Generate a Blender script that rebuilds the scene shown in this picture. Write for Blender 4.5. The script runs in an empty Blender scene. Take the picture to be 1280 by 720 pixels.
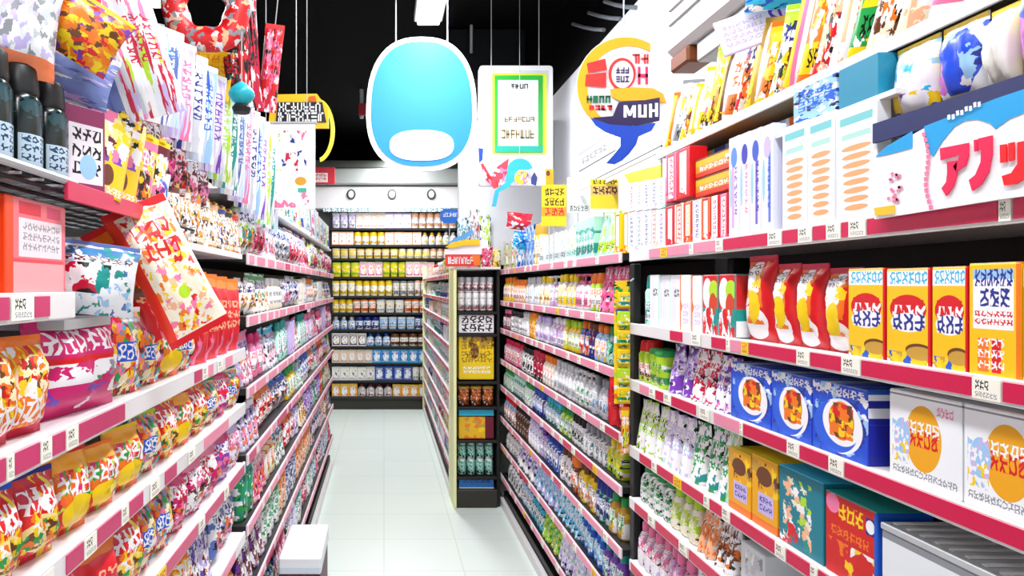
import bpy, math, random
from mathutils import Vector, Matrix, Euler
random.seed(11)
S = bpy.context.scene
COL = S.collection
PI = math.pi
F, VX, VY, HC = 800.0, 480.0, 358.0, 1.6     # focal length in px, vanishing point, eye height

def at(px, py, Y):                            # pixel -> point at depth Y
    return Vector(((px-VX)*Y/F, Y, HC+(VY-py)*Y/F))
def side(px, py, X):                          # pixel -> point on an aisle plane x = X
    Y = F*X/(px-VX)
    return Vector((X, Y, HC+(VY-py)*Y/F))
def sy(px, X): return F*X/(px-VX)

# ---------------------------------------------------------------- colours
def lin(c):
    c = c/255.0
    return c/12.92 if c <= .04045 else ((c+.055)/1.055)**2.4
def hexc(h): return tuple(lin(int(h[i:i+2], 16)) for i in (0, 2, 4))+(1,)
HEX = dict(white='f4f3f5', cream='f3e9cf', pink='f07aa5', magenta='d61a74', red='d8141e', crimson='c8103c', orange='f07818',
           yellow='f6cf10', lime='b2dc28', green='1f9a48', teal='14938c', cyan='2fb6e0', blue='1858c8', navy='1c2a8c',
           purple='7a3cb4', lilac='c9b8ea', brown='6a3a1c', black='0c0c0e', grey='8c8f96', mint='b4e8d4', silver='c4c8ce',
           maroon='6a1028', gold='c89a3c', peach='f4b890', sky='9cc8f0', denim='5c74b8')
RGB = {k: hexc(v) for k, v in HEX.items()}
def C(c): return RGB[c] if isinstance(c, str) and c in RGB else (hexc(c) if isinstance(c, str) else c)

MATS = {}
def plain(name, col, rough=.5, metal=0, emit=None, spec=.5, alpha=None, trans=None):
    if name in MATS: return MATS[name]
    m = bpy.data.materials.new(name); m.use_nodes = True
    b = m.node_tree.nodes['Principled BSDF']
    b.inputs['Base Color'].default_value = C(col)
    b.inputs['Roughness'].default_value = rough
    b.inputs['Metallic'].default_value = metal
    b.inputs['Specular IOR Level'].default_value = spec
    if emit:
        b.inputs['Emission Color'].default_value = C(col); b.inputs['Emission Strength'].default_value = emit
    if trans: b.inputs['Transmission Weight'].default_value = trans
    if alpha: b.inputs['Alpha'].default_value = alpha
    MATS[name] = m
    return m

def design(name, base, layers, rough=.35, spec=.5, bump=0):
    """a printed surface: layers laid over a base colour in the object's own width / height (0..1)"""
    if name in MATS: return MATS[name]
    m = bpy.data.materials.new(name); m.use_nodes = True
    nt = m.node_tree; N = nt.nodes; L = nt.links
    b = N['Principled BSDF']; b.inputs['Roughness'].default_value = rough; b.inputs['Specular IOR Level'].default_value = spec
    tc = N.new('ShaderNodeTexCoord'); sp = N.new('ShaderNodeSeparateXYZ'); L.new(tc.outputs['Generated'], sp.inputs[0])
    oi = N.new('ShaderNodeObjectInfo')
    gx, gz = sp.outputs[0], sp.outputs[2]
    def math_(op, a, bb=None, c=None):
        n = N.new('ShaderNodeMath'); n.operation = op
        for i, v in enumerate((a, bb, c)):
            if v is None: continue
            if isinstance(v, (int, float)): n.inputs[i].default_value = v
            else: L.new(v, n.inputs[i])
        return n.outputs[0]
    def rect(x0, x1, z0, z1):
        ms = []
        if x0 > 0 or x1 < 1: ms.append(math_('COMPARE', gx, (x0+x1)/2, (x1-x0)/2))
        if z0 > 0 or z1 < 1: ms.append(math_('COMPARE', gz, (z0+z1)/2, (z1-z0)/2))
        if not ms: return None
        return ms[0] if len(ms) == 1 else math_('MULTIPLY', ms[0], ms[1])
    def ell(cx, cz, rx, rz):
        n = N.new('ShaderNodeVectorMath'); n.operation = 'MULTIPLY_ADD'
        L.new(tc.outputs['Generated'], n.inputs[0]); n.inputs[1].default_value = (1/rx, 0, 1/rz); n.inputs[2].default_value = (-cx/rx, 0, -cz/rz)
        q = N.new('ShaderNodeVectorMath'); q.operation = 'LENGTH'; L.new(n.outputs[0], q.inputs[0])
        return math_('LESS_THAN', q.outputs['Value'], 1.0)
    def vor(nx, nz, feature, off=(0, 0)):
        n = N.new('ShaderNodeVectorMath'); n.operation = 'MULTIPLY_ADD'
        L.new(tc.outputs['Generated'], n.inputs[0]); n.inputs[1].default_value = (nx, 0, nz); n.inputs[2].default_value = (off[0], 0, off[1])
        s2 = N.new('ShaderNodeCombineXYZ'); s3 = N.new('ShaderNodeSeparateXYZ'); L.new(n.outputs[0], s3.inputs[0])
        L.new(s3.outputs[0], s2.inputs[0]); L.new(s3.outputs[2], s2.inputs[1])
        v = N.new('ShaderNodeTexVoronoi'); v.voronoi_dimensions = '2D'; v.feature = feature; v.inputs['Scale'].default_value = 1
        L.new(s2.outputs[0], v.inputs['Vector'])
        return v
    cur = C(base)
    rs = random.Random(name)
    for ly in layers:
        t = ly[0]; cout = None
        if t == 'rect': mask = rect(*ly[1:5]); col = C(ly[5])
        elif t == 'ell': mask = ell(*ly[1:5]); col = C(ly[5])
        elif t == 'txt':                       # rows of small printed marks
            x0, x1, z0, z1, nx, nz, c_ = ly[1:8]
            o = (rs.random()*50, rs.random()*50)
            v = vor(nx*1.6/(x1-x0), nz*2.0/(z1-z0), 'DISTANCE_TO_EDGE', o)
            mk = math_('LESS_THAN', v.outputs['Distance'], .16)
            fr = math_('GREATER_THAN', math_('FRACT', math_('MULTIPLY', math_('SUBTRACT', gx, x0), nx/(x1-x0))), .16)
            mk = math_('MULTIPLY', mk, fr)
            if nz > 1:
                fz = math_('GREATER_THAN', math_('FRACT', math_('MULTIPLY', math_('SUBTRACT', gz, z0), nz/(z1-z0))), .28)
                mk = math_('MULTIPLY', mk, fz)
            r = rect(x0, x1, z0, z1)
            mask = math_('MULTIPLY', mk, r) if r else mk
            col = C(c_)
        elif t == 'busy':                      # a patchwork picture
            x0, x1, z0, z1, nx, nz, cols, amt = ly[1:9]
            v = vor(nx, nz, 'F1', (rs.random()*50, rs.random()*50))
            if nx > 1 and nz > 1 and x1-x0 > .3:
                nz_ = N.new('ShaderNodeTexNoise'); nz_.noise_dimensions = '2D'; nz_.inputs['Scale'].default_value = .9; nz_.inputs['Detail'].default_value = 3
                src = v.inputs['Vector'].links[0].from_socket; L.new(src, nz_.inputs['Vector'])
                wv = N.new('ShaderNodeVectorMath'); wv.operation = 'MULTIPLY_ADD'; L.new(nz_.outputs['Color'], wv.inputs[0]); wv.inputs[1].default_value = (2.2, 2.2, 0); L.new(src, wv.inputs[2])
                L.new(wv.outputs[0], v.inputs['Vector'])
            v.distance = 'CHEBYCHEV' if rs.random() < .3 else 'EUCLIDEAN'
            sc = N.new('ShaderNodeSeparateColor'); L.new(v.outputs['Color'], sc.inputs[0])
            cr = N.new('ShaderNodeValToRGB'); cr.color_ramp.interpolation = 'CONSTANT'
            while len(cr.color_ramp.elements) < len(cols): cr.color_ramp.elements.new(.5)
            for i, c_ in enumerate(cols):
                cr.color_ramp.elements[i].position = i/len(cols); cr.color_ramp.elements[i].color = C(c_)
            L.new(sc.outputs[0], cr.inputs[0])
            mask = math_('GREATER_THAN', sc.outputs[1], 1-amt)
            r = rect(x0, x1, z0, z1)
            if r: mask = math_('MULTIPLY', mask, r)
            cout = cr.outputs[0]; col = None
        mx = N.new('ShaderNodeMix'); mx.data_type = 'RGBA'
        if mask is None: mx.inputs[0].default_value = 1
        else: L.new(mask, mx.inputs[0])
        if isinstance(cur, tuple): mx.inputs[6].default_value = cur
        else: L.new(cur, mx.inputs[6])
        if cout is not None: L.new(cout, mx.inputs[7])
        else: mx.inputs[7].default_value = col
        cur = mx.outputs[2]
    if isinstance(cur, tuple): b.inputs['Base Color'].default_value = cur
    else: L.new(cur, b.inputs['Base Color'])
    MATS[name] = m
    return m

# ---------------------------------------------------------------- objects
def mesh_of(name, V, Fc, mats, mi=None, smooth=False):
    me = bpy.data.meshes.new(name)
    me.from_pydata([tuple(v) for v in V], [], Fc)
    for m in mats: me.materials.append(m)
    if mi: me.polygons.foreach_set('material_index', mi)
    if smooth: me.polygons.foreach_set('use_smooth', [True]*len(me.polygons))
    me.update()
    return me
def link(name, me, parent=None, loc=(0, 0, 0), rot=(0, 0, 0), scale=(1, 1, 1)):
    o = bpy.data.objects.new(name, me); COL.objects.link(o)
    o.location = loc; o.rotation_euler = rot; o.scale = scale
    if parent: o.parent = parent
    return o
def tag(o, label=None, cat=None, group=None, kind=None):
    if label: o['label'] = label
    if cat: o['category'] = cat
    if group: o['group'] = group
    if kind: o['kind'] = kind
    return o
class MB:
    """mesh builder in world coordinates; build() stores it relative to its parent's location"""
    def __init__(s): s.V = []; s.F = []; s.M = []
    def add(s, V, Fc, mi=0):
        n = len(s.V); s.V += [Vector(v) for v in V]; s.F += [tuple(i+n for i in f) for f in Fc]; s.M += [mi]*len(Fc); return s
    def box(s, x0, x1, y0, y1, z0, z1, mi=0, b=0):
        if x0 > x1: x0, x1 = x1, x0
        if y0 > y1: y0, y1 = y1, y0
        if z0 > z1: z0, z1 = z1, z0
        if not b:
            V = [(x, y, z) for z in (z0, z1) for x, y in ((x0, y0), (x1, y0), (x1, y1), (x0, y1))]
            return s.add(V, [(3, 2, 1, 0), (4, 5, 6, 7), (0, 1, 5, 4), (1, 2, 6, 5), (2, 3, 7, 6), (3, 0, 4, 7)], mi)
        V, Fc = bevel_box(x0, x1, y0, y1, z0, z1, b)
        return s.add(V, Fc, mi)
    def prism(s, P, d, mi=0):                  # polygon P extruded by vector d
        n = len(P); d = Vector(d)
        V = [Vector(p) for p in P]+[Vector(p)+d for p in P]
        return s.add(V, [tuple(range(n)), tuple(range(2*n-1, n-1, -1))]+[(i, i+n, (i+1) % n+n, (i+1) % n) for i in range(n)], mi)
    def tube(s, pts, r, n=8, mi=0):
        pts = [Vector(p) for p in pts]; V = []; Fc = []
        for k, p in enumerate(pts):
            t = (pts[min(k+1, len(pts)-1)]-pts[max(k-1, 0)]).normalized()
            a = t.cross(Vector((0, 0, 1)));  a = a if a.length > .05 else t.cross(Vector((1, 0, 0))); a.normalize(); bb = t.cross(a)
            V += [p+(a*math.cos(2*PI*i/n)+bb*math.sin(2*PI*i/n))*r for i in range(n)]
        for k in range(len(pts)-1):
            Fc += [(k*n+i, k*n+(i+1) % n, (k+1)*n+(i+1) % n, (k+1)*n+i) for i in range(n)]
        Fc += [tuple(range(n-1, -1, -1)), tuple(range((len(pts)-1)*n, len(pts)*n))]
        return s.add(V, Fc, mi)
    def build(s, name, mats, parent=None, smooth=False):
        if not isinstance(mats, (list, tuple)): mats = [mats]
        off = parent.location if parent else Vector((0, 0, 0))
        if parent and parent.parent: off = off+parent.parent.location
        return link(name, mesh_of(name, [v-off for v in s.V], s.F, mats, s.M, smooth), parent)
def bevel_box(x0, x1, y0, y1, z0, z1, b):
    V = []; idx = {}
    for i, (x, sx) in enumerate(((x0, 1), (x1, -1))):
        for j, (y, sy_) in enumerate(((y0, 1), (y1, -1))):
            for k, (z, sz) in enumerate(((z0, 1), (z1, -1))):
                for a in range(3):
                    p = [x+sx*b, y+sy_*b, z+sz*b]; p[a] = (x, y, z)[a]
                    idx[(i, j, k, a)] = len(V); V.append(tuple(p))
    g = lambda i, j, k, a: idx[(i, j, k, a)]
    Fc = []
    for i in (0, 1): f = [g(i, 0, 0, 0), g(i, 1, 0, 0), g(i, 1, 1, 0), g(i, 0, 1, 0)]; Fc.append(f if i else f[::-1])
    for j in (0, 1): f = [g(0, j, 0, 1), g(1, j, 0, 1), g(1, j, 1, 1), g(0, j, 1, 1)]; Fc.append(f if not j else f[::-1])
    for k in (0, 1): f = [g(0, 0, k, 2), g(1, 0, k, 2), g(1, 1, k, 2), g(0, 1, k, 2)]; Fc.append(f if k else f[::-1])
    for j in (0, 1):
        for k in (0, 1): Fc.append([g(0, j, k, 1), g(1, j, k, 1), g(1, j, k, 2), g(0, j, k, 2)])
    for i in (0, 1):
        for k in (0, 1): Fc.append([g(i, 0, k, 0), g(i, 1, k, 0), g(i, 1, k, 2), g(i, 0, k, 2)])
    for i in (0, 1):
        for j in (0, 1): Fc.append([g(i, j, 0, 0), g(i, j, 1, 0), g(i, j, 1, 1), g(i, j, 0, 1)])
    for i in (0, 1):
        for j in (0, 1):
            for k in (0, 1): Fc.append([g(i, j, k, 0), g(i, j, k, 1), g(i, j, k, 2)])
    return V, [tuple(f) for f in Fc]
def empty(name, loc): return link(name, None, None, loc)

# ---------------------------------------------------------------- product shapes, unit size: base at z=0, front at y=-.5, width 1
def rings(prof, n=14, sq=2.6):
    """stack of superellipse rings (z, rx, ry)"""
    V = []; Fc = []
    for z, rx, ry in prof:
        for i in range(n):
            t = 2*PI*(i+.5)/n; c, s_ = math.cos(t), math.sin(t)
            V.append((rx*math.copysign(abs(c)**(2/sq), c), ry*math.copysign(abs(s_)**(2/sq), s_), z))
    for k in range(len(prof)-1):
        Fc += [(k*n+i, k*n+(i+1) % n, (k+1)*n+(i+1) % n, (k+1)*n+i) for i in range(n)]
    Fc += [tuple(range(n-1, -1, -1)), tuple(range((len(prof)-1)*n, len(prof)*n))]
    return V, Fc
def sh_bottle():
    return [('', 0, rings([(0, .44, .4), (.03, .48, .46), (.3, .48, .46), (.58, .46, .42), (.7, .36, .33), (.77, .2, .2), (.8, .17, .2)], 12, 3), True),
            ('cap', 1, rings([(.78, .24, .26), (.8, .25, .27), (.96, .24, .26), (1, .18, .2)], 12, 2.2), True)]
def sh_slim():
    return [('', 0, rings([(0, .44, .44), (.03, .48, .48), (.66, .48, .48), (.74, .38, .38)], 12, 2.1), True),
            ('cap', 1, rings([(.73, .4, .4), (.76, .42, .42), (.97, .38, .38), (1, .3, .3)], 12, 2), True)]
def sh_pump():
    a = rings([(0, .44, .4), (.03, .49, .46), (.52, .49, .46), (.64, .4, .36), (.7, .2, .2)], 12, 3)
    p = rings([(.69, .2, .22), (.78, .2, .22), (.79, .07, .08), (.9, .07, .08), (.9, .16, .18), (.97, .16, .18)], 10, 2)
    V, Fc = list(p[0]), list(p[1]); n = len(V)
    bv, bf = bevel_box(-.06, .06, -.52, 0, .91, .97, .015)
    V += bv; Fc += [tuple(i+n for i in f) for f in bf]
    return [('', 0, a, True), ('pump', 1, (V, Fc), True)]
def sh_can():
    return [('', 0, rings([(0, .45, .45), (.02, .49, .49), (.78, .49, .49), (.83, .4, .4)], 14, 2), True),
            ('lid', 1, rings([(.82, .41, .41), (.84, .43, .43), (.98, .41, .41), (1, .34, .34)], 14, 2), True)]
def sh_jar():
    return [('', 0, rings([(0, .44, .44), (.04, .49, .49), (.66, .49, .49), (.72, .44, .44)], 14, 2.2), True),
            ('lid', 1, rings([(.7, .49, .49), (.72, .5, .5), (.97, .5, .5), (1, .44, .44)], 14, 2.2), True)]
def sh_box():
    V, Fc = bevel_box(-.5, .5, -.5, .5, 0, 1, .012)
    fl, ff = bevel_box(-.49, .49, -.49, .02, 1, 1.006, .002)
    return [('', 0, (V, Fc), False), ('flap', 0, (fl, ff), False)]
def sh_pillow(seed=0, crimp=.07):
    r = random.Random(seed); nx, nz = 10, 14; V = []; Fc = []
    for s_ in (-1, 1):
        for k in range(nz+1):
            w = k/nz
            for i in range(nx+1):
                u = i/nx*2-1
                v = min(1, max(0, (w-crimp)/(1-2*crimp)))*2-1
                e = 0 if (w <= crimp or w >= 1-crimp) else (max(0, 1-abs(v)**2.6)**.6)*(max(0, 1-abs(u)**2.6)**.6)
                wr = (1+.18*math.sin(7*u+5*w+seed)+.1*r.uniform(-1, 1)) if 0 < i < nx and 0 < k < nz else 1
                pinch = 1-.09*e*0-.05*(1-abs(v)**2)*0
                x = u*.5*(1-.06*(1-abs(v)**3))
                zz = w + (.006*math.sin(i*3.1) if k in (0, nz) else 0)
                V.append((x, s_*.5*e*wr+.012*s_, zz))
    o = (nx+1)*(nz+1)
    for k in range(nz):
        for i in range(nx):
            a = k*(nx+1)+i
            Fc.append((a, a+1, a+nx+2, a+nx+1)); Fc.append((a+o, a+o+nx+1, a+o+nx+2, a+o+1))
    for k in range(nz):
        a = k*(nx+1); Fc.append((a, a+nx+1, a+o+nx+1, a+o)); a += nx; Fc.append((a, a+o, a+o+nx+1, a+nx+1))
    for i in range(nx):
        Fc.append((i, i+o, i+o+1, i+1)); a = nz*(nx+1)+i; Fc.append((a, a+1, a+o+1, a+o))
    tv, tf = bevel_box(-.485, .485, -.03, .03, .945, 1.004, .004)
    return [('', 0, (V, Fc), True), ('top_seal', 1, (tv, tf), False)]
def sh_pouch(seed=0):
    """stand-up refill pouch: wide at the base, flat seam at the top"""
    r = random.Random(seed); nx, nz = 8, 10; V = []; Fc = []
    for s_ in (-1, 1):
        for k in range(nz+1):
            w = k/nz
            for i in range(nx+1):
                u = i/nx*2-1
                th = (1-w/.9)**.7 if w < .9 else 0
                e = th*(max(0, 1-abs(u)**3)**.6)*(1+.1*math.sin(6*u+4*w+seed))
                x = u*.5*(1-.08*(1-w)*0)
                V.append((x*(1 if w < .97 else .96), s_*(.5*e+.012), w))
    o = (nx+1)*(nz+1)
    for k in range(nz):
        for i in range(nx):
            a = k*(nx+1)+i
            Fc.append((a, a+1, a+nx+2, a+nx+1)); Fc.append((a+o, a+o+nx+1, a+o+nx+2, a+o+1))
        a = k*(nx+1); Fc.append((a, a+nx+1, a+o+nx+1, a+o)); a += nx; Fc.append((a, a+o, a+o+nx+1, a+nx+1))
    for i in range(nx):
        Fc.append((i, i+o, i+o+1, i+1)); a = nz*(nx+1)+i; Fc.append((a, a+1, a+o+1, a+o))
    sv, sf = rings([(1, .1, .12), (1.05, .1, .12)], 8, 2)
    return [('', 0, (V, Fc), True), ('spout', 1, ([(x+.25, y, z-.03) for x, y, z in sv], sf), False)]
def sh_blister():
    V, Fc = bevel_box(-.5, .5, .38, .5, 0, 1, .01)
    bv, bf = rings([(.1, .36, .38), (.14, .4, .46), (.6, .4, .46), (.64, .36, .38)], 12, 3.5)
    bv = [(x, y*.9, z) for x, y, z in bv]
    return [('', 0, (V, Fc), False), ('blister', 1, (bv, bf), True)]
def sh_tube():
    return [('', 0, rings([(.16, .34, .4), (.2, .44, .46), (.6, .47, .26), (.97, .5, .06), (1, .5, .05)], 12, 2.2), True),
            ('cap', 1, rings([(0, .36, .4), (.02, .38, .44), (.17, .36, .42)], 12, 2.2), True)]
def sh_tub():
    return [('', 0, rings([(0, .42, .42), (.03, .45, .45), (.8, .49, .49), (.86, .5, .5)], 14, 4), True),
            ('lid', 1, rings([(.85, .51, .51), (.95, .51, .51), (1, .46, .46)], 14, 4), True)]
SH = dict(bottle=sh_bottle, slim=sh_slim, pump=sh_pump, can=sh_can, jar=sh_jar, box=sh_box, pillow=sh_pillow, pouch=sh_pouch, blister=sh_blister, tube=sh_tube, tub=sh_tub)
NAME = dict(bottle='capped_bottle', slim='slim_bottle', pump='pump_bottle', can='spray_can', jar='lidded_jar', box='carton', pillow='snack_bag',
            pouch='refill_pouch', blister='blister_pack', tube='cream_tube', tub='plastic_tub')
NOUN = dict(bottle='bottle', slim='slim bottle', pump='pump bottle', can='can', jar='jar', box='carton', pillow='bag', pouch='pouch', blister='hanging pack', tube='tube', tub='tub')
CAT = dict(bottle='bottle', slim='bottle', pump='bottle', can='can', jar='jar', box='box', pillow='bag', pouch='pouch', blister='pack', tube='tube', tub='tub')
SHC = {}
def shape_meshes(kind, mat, cap, split, seed=0):
    key = (kind, mat.name, cap.name, split, seed)
    if key in SHC: return SHC[key]
    parts = SH[kind](seed) if kind in ('pillow', 'pouch') else SH[kind]()
    out = []
    if split:
        for pn, slot, (V, Fc), sm in parts: out.append((pn, mesh_of(NAME[kind]+('_'+pn if pn else ''), V, Fc, [cap if slot else mat], None, sm)))
    else:
        V = []; Fc = []; mi = []
        for pn, slot, (v, f), sm in parts:
            n = len(V); V += v; Fc += [tuple(i+n for i in q) for q in f]; mi += [slot]*len(f)
        me = mesh_of(NAME[kind], V, Fc, [mat, cap], mi, parts[0][3]); out.append(('', me))
    SHC[key] = out
    return out
def item(kind, mat, cap, w, d, h, loc, rz, label, group=None, split=False, tilt=(0, 0), name=None, cat=None, seed=0):
    ms = shape_meshes(kind, mat, cap, split, seed)
    o = link(name or NAME[kind], ms[0][1], None, loc, (tilt[0], tilt[1], rz), (w, d, h))
    tag(o, label, cat or CAT[kind], group)
    for pn, me in ms[1:]: link(pn, me, o)
    return o

# ---------------------------------------------------------------- printed designs
CAPM = lambda c: plain('cap_'+c, c, .4)
OUT = dict(white='grey', cream='brown')
def busyc(a, b, c): return [a, b, 'white', c, b, 'white']
def pk(style, a, b, c='white'):
    """style, base, accent, second accent"""
    n = f'{style}_{a}_{b}_{c}'
    if n in MATS: return MATS[n]
    dark = 'navy' if a in ('white', 'cream', 'lilac', 'mint', 'sky', 'lime', 'silver') else 'white'
    if style == 'bottle':
        L = [('busy', 0, 1, .05, .7, 6, 7, [a, b, 'white', c], .45), ('rect', .08, .92, .18, .6, 'white'), ('busy', .08, .92, .18, .42, 7, 9, [b, c, 'white', b], .6), ('txt', .1, .9, .43, .58, 4, 1, b if b not in ('white', 'cream') else 'black'), ('txt', .15, .85, .2, .3, 5, 1, 'black')]
    elif style == 'bag':
        L = [('busy', 0, 1, 0, .93, 9, 11, [a, b, c, 'white', a, 'white', b, 'black'], .6), ('rect', 0, 1, .82, .93, b), ('txt', .08, .92, .6, .8, 5, 1, dark), ('ell', .5, .34, .34, .2, c), ('busy', .16, .84, .14, .54, 14, 16, ['white', b, a, 'orange', 'brown', 'black'], .6), ('txt', .1, .9, .04, .12, 8, 1, 'white')]
    elif style == 'box':
        L = [('rect', .06, .94, .08, .9, b), ('ell', .5, .45, .36, .3, 'white'), ('busy', .15, .85, .18, .72, 8, 8, [b, c, a, 'white'], .5), ('txt', .1, .9, .74, .88, 5, 1, 'white'), ('txt', .1, .9, .1, .18, 8, 1, dark)]
    elif style == 'speck':
        L = [('busy', 0, 1, 0, 1, 9, 14, [b, c, 'white', a, b, 'black'], .5), ('txt', .1, .9, .3, .8, 4, 3, b)]
    elif style == 'soft':
        L = [('rect', 0, 1, .1, .35, b), ('txt', .1, .9, .4, .75, 4, 2, b), ('busy', 0, 1, .1, .75, 7, 9, [a, c, 'white', b], .35), ('txt', .15, .85, .15, .3, 6, 1, 'black')]
    elif style == 'stripe':
        L = [('rect', .15, .85, 0, 1, b), ('rect', .25, .75, .06, .94, 'white'), ('txt', .3, .7, .1, .9, 1, 7, c), ('busy', 0, 1, 0, .2, 6, 14, [a, b], .5)]
    return design(n, a, L)

# ---------------------------------------------------------------- shelving furniture
WH = plain('white_enamel', 'e4e0e1', .35); CR = plain('crimson_strip', 'd0144a', .35); CRL = plain('rose_strip', 'c8386a', .35); PKS = plain('pale_pink_strip', 'e88ca6', .4)
TAGM = design('price_tag_paper', 'f6f2e4', [('txt', .1, .6, .45, .9, 3, 1, 'black'), ('txt', .1, .9, .1, .35, 6, 1, 'grey')], .6)
TAGY = design('yellow_price_paper', 'yellow', [('txt', .1, .9, .4, .9, 3, 1, 'red'), ('txt', .1, .9, .1, .35, 6, 1, 'black')], .6)
DARK = plain('dark_steel', '18181a', .5); BLK = plain('black_steel', '0a0a0b', .6)
PSTEEL = plain('pale_pink_enamel', 'ecdadf', .35)
GREYM = plain('grey_enamel', 'b8babc', .4)

def shelf_unit(name, label, sgn, Xf, Xb, Y0, Y1, zs, rail, strips, ztop, zbase=.1, cat='shelving', backmat=None, tags=True):
    """gondola along the aisle: sgn -1 faces -X (right side), +1 faces +X (left side)"""
    t = empty(name, ((Xf+Xb)/2, (Y0+Y1)/2, 0)); tag(t, label, cat)
    bx = Xb-math.copysign(.02, Xb-Xf)
    MB().box(Xb, bx, Y0, Y1, .05, ztop).build('back_panel', backmat or DARK, t)
    u = math.copysign(1, Xb-Xf)
    for y in (Y0+.005, Y1-.035):
        MB().box(bx-u*.05, bx-u*.001, y, y+.03, 0, ztop, b=.003).build('upright', DARK, t)
    MB().box(Xf+u*.03, bx, Y0, Y1, 0, zbase, b=.004).build('plinth', DARK, t)
    MB().box(Xf+u*.0, Xf+u*.028, Y0, Y1, 0.0, zbase*.55, b=.003).build('kick_strip', WH, t)
    rh = .038
    for k, z in enumerate(zs):
        y0, y1 = Y0, Y1
        if isinstance(z, tuple): z, y0, y1 = z
        sh = MB().box(Xf+u*.008, bx-u*.001, y0, y1, z+.012, z+rh-.004).build('shelf', DARK if rail != 'white' else WH, t)
        MB().box(Xf, Xf+u*.008, y0, y1, z, z+rh, b=.002).build('price_rail', PSTEEL if rail == 'pink' else WH, sh)
        st = strips.get(k)
        if st is None:
            st = []; y = y0+.02; r = random.Random(name+str(k))
            while y < y1-.12:
                l = r.uniform(.06, .26); st.append((y, min(y+l, y1-.02), r.random() < (.12 if rail == 'pink' else .9))); y += l+r.uniform(.04, .07)
        for a, b_, full in st:
            MB().box(Xf-u*.002, Xf, a, b_, z+.006, z+rh-.005).build('coloured_strip', (CR if sgn < 0 else CRL) if full else PKS, sh)
        st = sorted(st)
        if tags:
            for q in range(len(st)-1):
                g0, g1 = st[q][1], st[q+1][0]
                if .015 < g1-g0 < .3:
                    m_ = (g0+g1)/2; hw = min(.024, (g1-g0)/2-.003)
                    bx_ = MB().box(-hw, hw, 0, .002, 0, rh-.008)
                    o = bx_.build('price_tag', TAGY if (q*7+k) % 9 == 4 else TAGM); o.parent = sh
                    pl = t.location
                    o.location = Vector((Xf-u*.003, m_, z+.004))-pl
                    o.rotation_euler = (0, 0, -PI/2 if sgn < 0 else PI/2)
    return t

USED = {}
def uniq(label):
    if label in USED: return False
    return True
def reg(label): USED[label] = 1

ORD = ['top', 'second', 'third', 'fourth', 'fifth', 'sixth', 'seventh', 'eighth', 'ninth', 'tenth', 'bottom']
STYLE = dict(bottle='bottle', slim='bottle', pump='bottle', can='speck', jar='soft', box='box', pillow='bag', pouch='bag', blister='soft', tube='soft', tub='soft')
FEAT = dict(bottle='capped', slim='capped', pump='topped', can='lidded', jar='lidded', box='printed', pillow='sealed', pouch='spouted', blister='fronted', tube='capped', tub='lidded')
def describe(kind, a, b): return f"{a} {b}-{FEAT[kind]} {NOUN[kind]}" if kind != 'box' else f"{a} {b}-printed carton"
def run_labels(runs, where):
    """runs: list of dict(kind,a,b,c,...) in aisle order; gives each a label that no other run has"""
    for i, r in enumerate(runs):
        pv = runs[i-1] if i else None; nx = runs[i+1] if i+1 < len(runs) else None
        d = describe(r['kind'], r['a'], r['b'])
        if pv and nx:
            if pv['a'] == nx['a'] and pv['b'] == nx['b']: w = f"between {pv['a']} {pv['b']} goods"
            elif pv['a'] != nx['a']: w = f"between {pv['a']} and {nx['a']} goods"
            else: w = f"between {pv['a']} {pv['b']} and {nx['a']} {nx['b']} goods"
        elif nx: w = f"by {nx['a']} goods, row end"
        elif pv: w = f"by {pv['a']} goods, row end"
        else: w = ''
        lab = f"{d} {w}, {where}"
        if lab in USED:
            lab = f"{d} next to {(nx or pv)['a']} {(nx or pv)['b']} {NOUN[(nx or pv)['kind']]}, {where}"
        k = 0
        cs = ['white', 'pink', 'yellow', 'teal', 'orange', 'blue', 'lime', 'red', 'lilac', 'green', 'cyan', 'purple', 'brown', 'crimson', 'navy', 'mint', 'cream', 'magenta', 'sky', 'grey', 'peach']
        while lab in USED and k < len(cs):
            if cs[k] != r['a']: r['b'] = cs[k]
            k += 1; lab = f"{describe(r['kind'], r['a'], r['b'])} {w}, {where}"
        reg(lab); r['label'] = lab
def fill(runs, where, X, sgn, z, Yend, depthdir, gname, split=False, axis='y', Ypos=None, jit=.06):
    """runs carry y0,y1 (aisle depth span); items stand side by side facing the aisle"""
    run_labels(runs, where)
    n = 0
    for r in runs:
        w, d, h = r['w'], r.get('d', .06), r['h']
        span = r['y1']-r['y0']; cnt = max(1, round(span/(w*1.02))); pitch = span/cnt
        style = r.get('style', STYLE[r['kind']])
        mat = r.get('mat') or pk(style, r['a'], r['b'], r['c'])
        cap = CAPM(r.get('cap', r['b']))
        for q in range(cnt):
            p = r['y0']+pitch*(q+.5)
            hh = h*random.uniform(.98, 1.01)
            back = random.uniform(0, .012)
            if axis == 'y':
                loc = (X+depthdir*(d/2+.014+back), p, z+.0005); rz = -PI/2 if sgn < 0 else PI/2
            else:
                loc = (p, Ypos+d/2+.014+back, z+.0005); rz = 0
            sp = split and not (r['kind'] in ('blister',) and False)
            item(r['kind'], mat, cap, pitch*.975, d, hh, loc, rz+random.uniform(-jit, jit)*.5, r['label'],
                 f"{r['a']} {NOUN[r['kind']]}s, {where}", sp, seed=(q % 3 if r['kind'] in ('pillow', 'pouch') else 0))
            n += 1
    return n
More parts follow.
